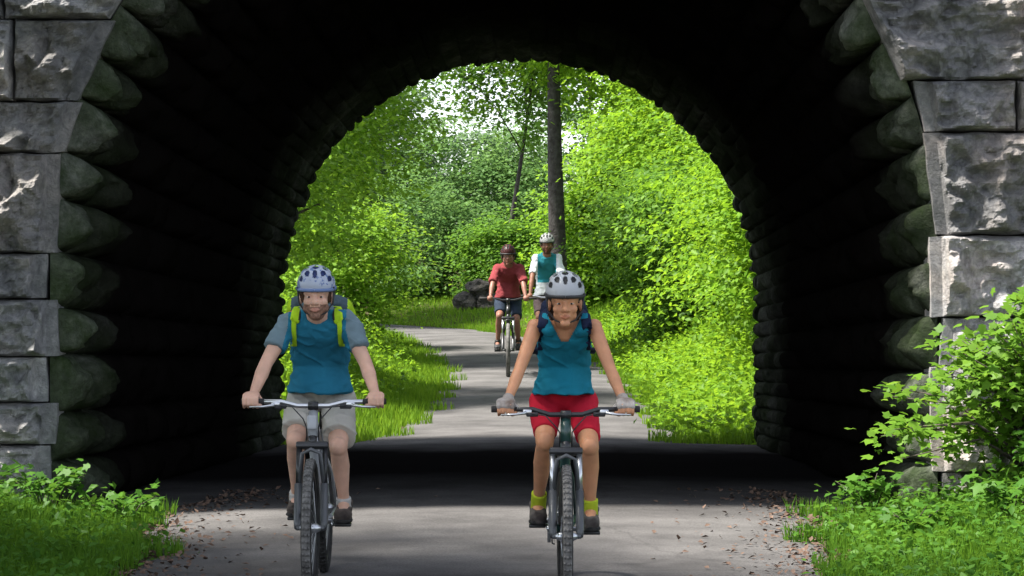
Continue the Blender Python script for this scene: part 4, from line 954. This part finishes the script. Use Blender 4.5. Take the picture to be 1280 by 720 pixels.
# --- woman in the teal tank top
XW, YW = .265, 14.0
bike('mountain_bike', 'dark green mountain bike with silver fork under the woman in red shorts', XW, YW, 'greenframe', 'forkgrey', .925, 1, stan='silver', rise=.025)
pw = pose(1.345, .50, .925, .297, 1, kz=(.745, .765), kx=(.10, .125), shx=.150, headz=1.470, heady=.40, fem=True, rise=.025, footx=.13, eo=.004)
def tank_cut(c):
    return (c.y < .56 and c.z > 1.275 and abs(c.x) < .018+(c.z-1.275)*.52) or c.z > 1.418 or (abs(c.x) > .118 and c.z > 1.27+.0)
pw.update(hemz=1.0, cutfn=tank_cut, fem=True, girth=.86, skin=(.55, .26, .14), hair=haird, helmet_m=mat('white_helmet_shell', (.68, .70, .74), .3, spec=.5), rim_m=M['blackm'],
          shorts_m=cloth('red_shorts', (.50, .014, .035)), hem=.78, loose=.006, wr=.005, shirt_m=cloth('teal_tank_top', (.010, .17, .25)), sleeve=0, shirt0=2,
          sock_m=cloth('lime_sock', (.42, .50, .03)), sock=.18, shoe_m=cloth('grey_brown_shoe', (.04, .032, .03), (.20, .18, .16)), glove_m=cloth('pale_glove', (.50, .47, .44), (.16, .12, .10)))
woman = person('woman in teal tank top, red shorts and white helmet, riding nearest the camera', XW, YW, .03, pw)
# --- backpacks
from mathutils.bvhtree import BVHTree
def backpack(label, x, y, fx, body_m, side_m, pad_m, pp_, lime, wide, rider=None):
    sm_ = [c for c in rider.children if c.name.split('.')[0] in ('shirt', 'tank_top')][0].data; bd_ = [c for c in rider.children if c.name.split('.')[0] == 'body'][0].data
    trees_ = [BVHTree.FromPolygons([v.co[:] for v in d.vertices], [tuple(p.vertices) for p in d.polygons]) for d in (sm_, bd_)]
    t = thing('backpack', label, 'backpack', (x, y, .03), 'backpacks worn by the riders'); sp = pp_['spine']
    a = Vector(sp[2][0]); b = Vector(sp[4][0]); ax_ = (b-a).normalized(); out = V3(1, 0, 0).cross(ax_); out = out if out.y > 0 else -out
    bm = bmesh.new(); rs = []
    for u, w_, d_ in ((-.25, .10, .04), (-.18, .145, .07), (.1, wide, .085), (.6, wide, .08), (.95, wide*.9, .065), (1.12, wide*.6, .04)):
        rs.append((a.lerp(b, u)+out*(.105+d_*.8), w_, d_, V3(1, 0, 0), out))
    loft(bm, rs, 24, 3.2); remesh(bm, 'pack', .008, [body_m, side_m], t, 3, wrinkle(4, .008, 10), lambda c: 1 if abs(c.x) > wide*.80 else 0)
    for s in (0, 1):
        sx = -1 if s == 0 else 1; S_ = Vector(pp_['shoulder'][s]); nb = Vector(sp[-1][0])
        top = S_.lerp(nb, .50 if fx > .1 else .34)+V3(0, .02, .047 if fx > .1 else .044); fr_ = V3(sx*(.098 if fx > .1 else .108), top.y-.085, top.z-.055); low = V3(sx*.118, a.y-.02, a.z+.10+.03); md = V3(sx*.112, (fr_.y+low.y)/2-.062, (fr_.z+low.z)/2+.03)
        fr_.y -= .030; md.y -= .016
        path = [a.lerp(b, 1.0)+out*.12+V3(sx*.07, 0, 0), top+V3(0, .05, .0), top, fr_, md, V3(sx*.150, a.y+.0, a.z+.09), V3(sx*.15, a.y+.10, a.z+.06)]
        bm = bmesh.new(); prev = None; P2 = []
        for i in range(len(path)-1):
            for q in range(6):
                t_ = q/6; p0 = path[max(i-1, 0)]; p1 = path[i]; p2 = path[i+1]; p3 = path[min(i+2, len(path)-1)]
                P2.append(.5*((2*p1)+(p2-p0)*t_+(2*p0-5*p1+4*p2-p3)*t_*t_+(3*p1-p0-3*p2+p3)*t_**3))
        P2.append(path[-1]); n = len(P2); rs = []
        for i in range(12, 31):
            q = P2[i]; q.x = sx*(.104+.016*min(1, (i-12)/14)); ys = []
            for T_ in trees_:
                h = T_.ray_cast(V3(q.x, -.6, q.z), V3(0, 1, 0))[0]
                if h: ys.append(h.y)
            if ys and i > 14: q.y = min(ys)-.007
        for i, q in enumerate(P2):
            tg = (P2[min(i+1, n-1)]-P2[max(i-1, 0)]).normalized(); xd = (V3(1, 0, 0)-tg*tg.x).normalized(); yd = tg.cross(xd); w_ = .026 if i < n*.6 else .013
            rs.append((q, w_, .008, xd, yd))
        loft(bm, rs, 12, 3); o = obj('strap', bm, [pad_m, lime], t)
        for pl in o.data.polygons:
            if lime is not pad_m and pl.center.x*sx > .092: pl.material_index = 1
    if wide > .14:
        for sx in (-1, 1):
            S_ = Vector(pp_['shoulder'][0 if sx < 0 else 1]); nb = Vector(sp[-1][0]); c = S_.lerp(nb, .30)+V3(0, .035, .045); bm = bmesh.new()
            loft(bm, [(c+V3(sx*k*.022, q*.0, -abs(k)*.004-(k > 0)*k*.004), .045*(1-abs(k)*.12), .013, V3(0, 1, 0), V3(0, 0, 1)) for k, q in ((-2, 0), (-1, 0), (0, 0), (1, 0), (2, 0))], 16)
            obj('shoulder_panel', bm, orange_m, t)
lime_m = cloth('lime_webbing', (.38, .60, .02)); orange_m = cloth('orange_panel', (.55, .16, .05)); navy = cloth('navy_webbing', (.012, .018, .045))
backpack('lime green and grey backpack worn by the man in the blue shirt', XM, YM, 1, cloth('grey_pack', (.06, .09, .11)), lime_m, M['blackm'], pm, lime_m, .185, man)
backpack('navy backpack worn by the woman in the teal tank top', XW, YW, 0, navy, navy, navy, pw, navy, .13, woman)
# --- the pair riding behind
Gf = 'riders following beyond the tunnel'
def far(x, y, blabel, plabel, shz, hz, fm, upd, ff):
    z = float(terrain(x, y))+.03; bike('bicycle', blabel, x, y, fm, 'black', .98, ff, det=False); pf = pose(shz, .60, .98, .23, ff, shx=.150, eo=.01, headz=hz, heady=.53, kz=(.76, .70)); pf.update(vox=.011, hands=False, hemz=1.0, girth=.86); pf.update(upd); person(plabel, x, y, z, pf)
M['black'].name = 'black_metal'
far(-.05, 36.7, 'black bicycle under the rider in the dull red shirt', 'rider in dull red shirt and dark helmet, following at the left of the far pair', 1.375, 1.535, 'black',
    dict(skin=(.22, .10, .07), hair=haird, helmet_m=mat('dark_red_helmet', (.09, .03, .03), .4), shorts_m=cloth('navy_shorts', (.02, .03, .05)), hem=.8, sleeve=.9, shirt0=2, shirt_m=cloth('dull_red_shirt', (.20, .035, .04)),
         sock_m=M['blackm'], shoe_m=M['blackm']), -1)
far(.47, 38.2, 'grey bicycle under the rider in the teal and white shirt', 'rider in teal shirt with white sleeves and white helmet, right of the far pair', 1.49, 1.68, 'greyframe',
    dict(skin=(.25, .11, .07), hair=haird, beard=True, helmet_m=mat('pale_helmet', (.6, .6, .6), .4), shorts_m=cloth('grey_brown_shorts', (.14, .10, .10)), hem=.8, sleeve=.8, shirt0=2, shirt_m=[cloth('teal_shirt', (.03, .22, .27)), cloth('white_shirt', (.6, .62, .65))],
         shirt_fn=lambda c: 1 if abs(c.x) > .125 or c.z < 1.17 else 0, sock_m=M['white'], shoe_m=M['blackm'], hipz=1), 1)
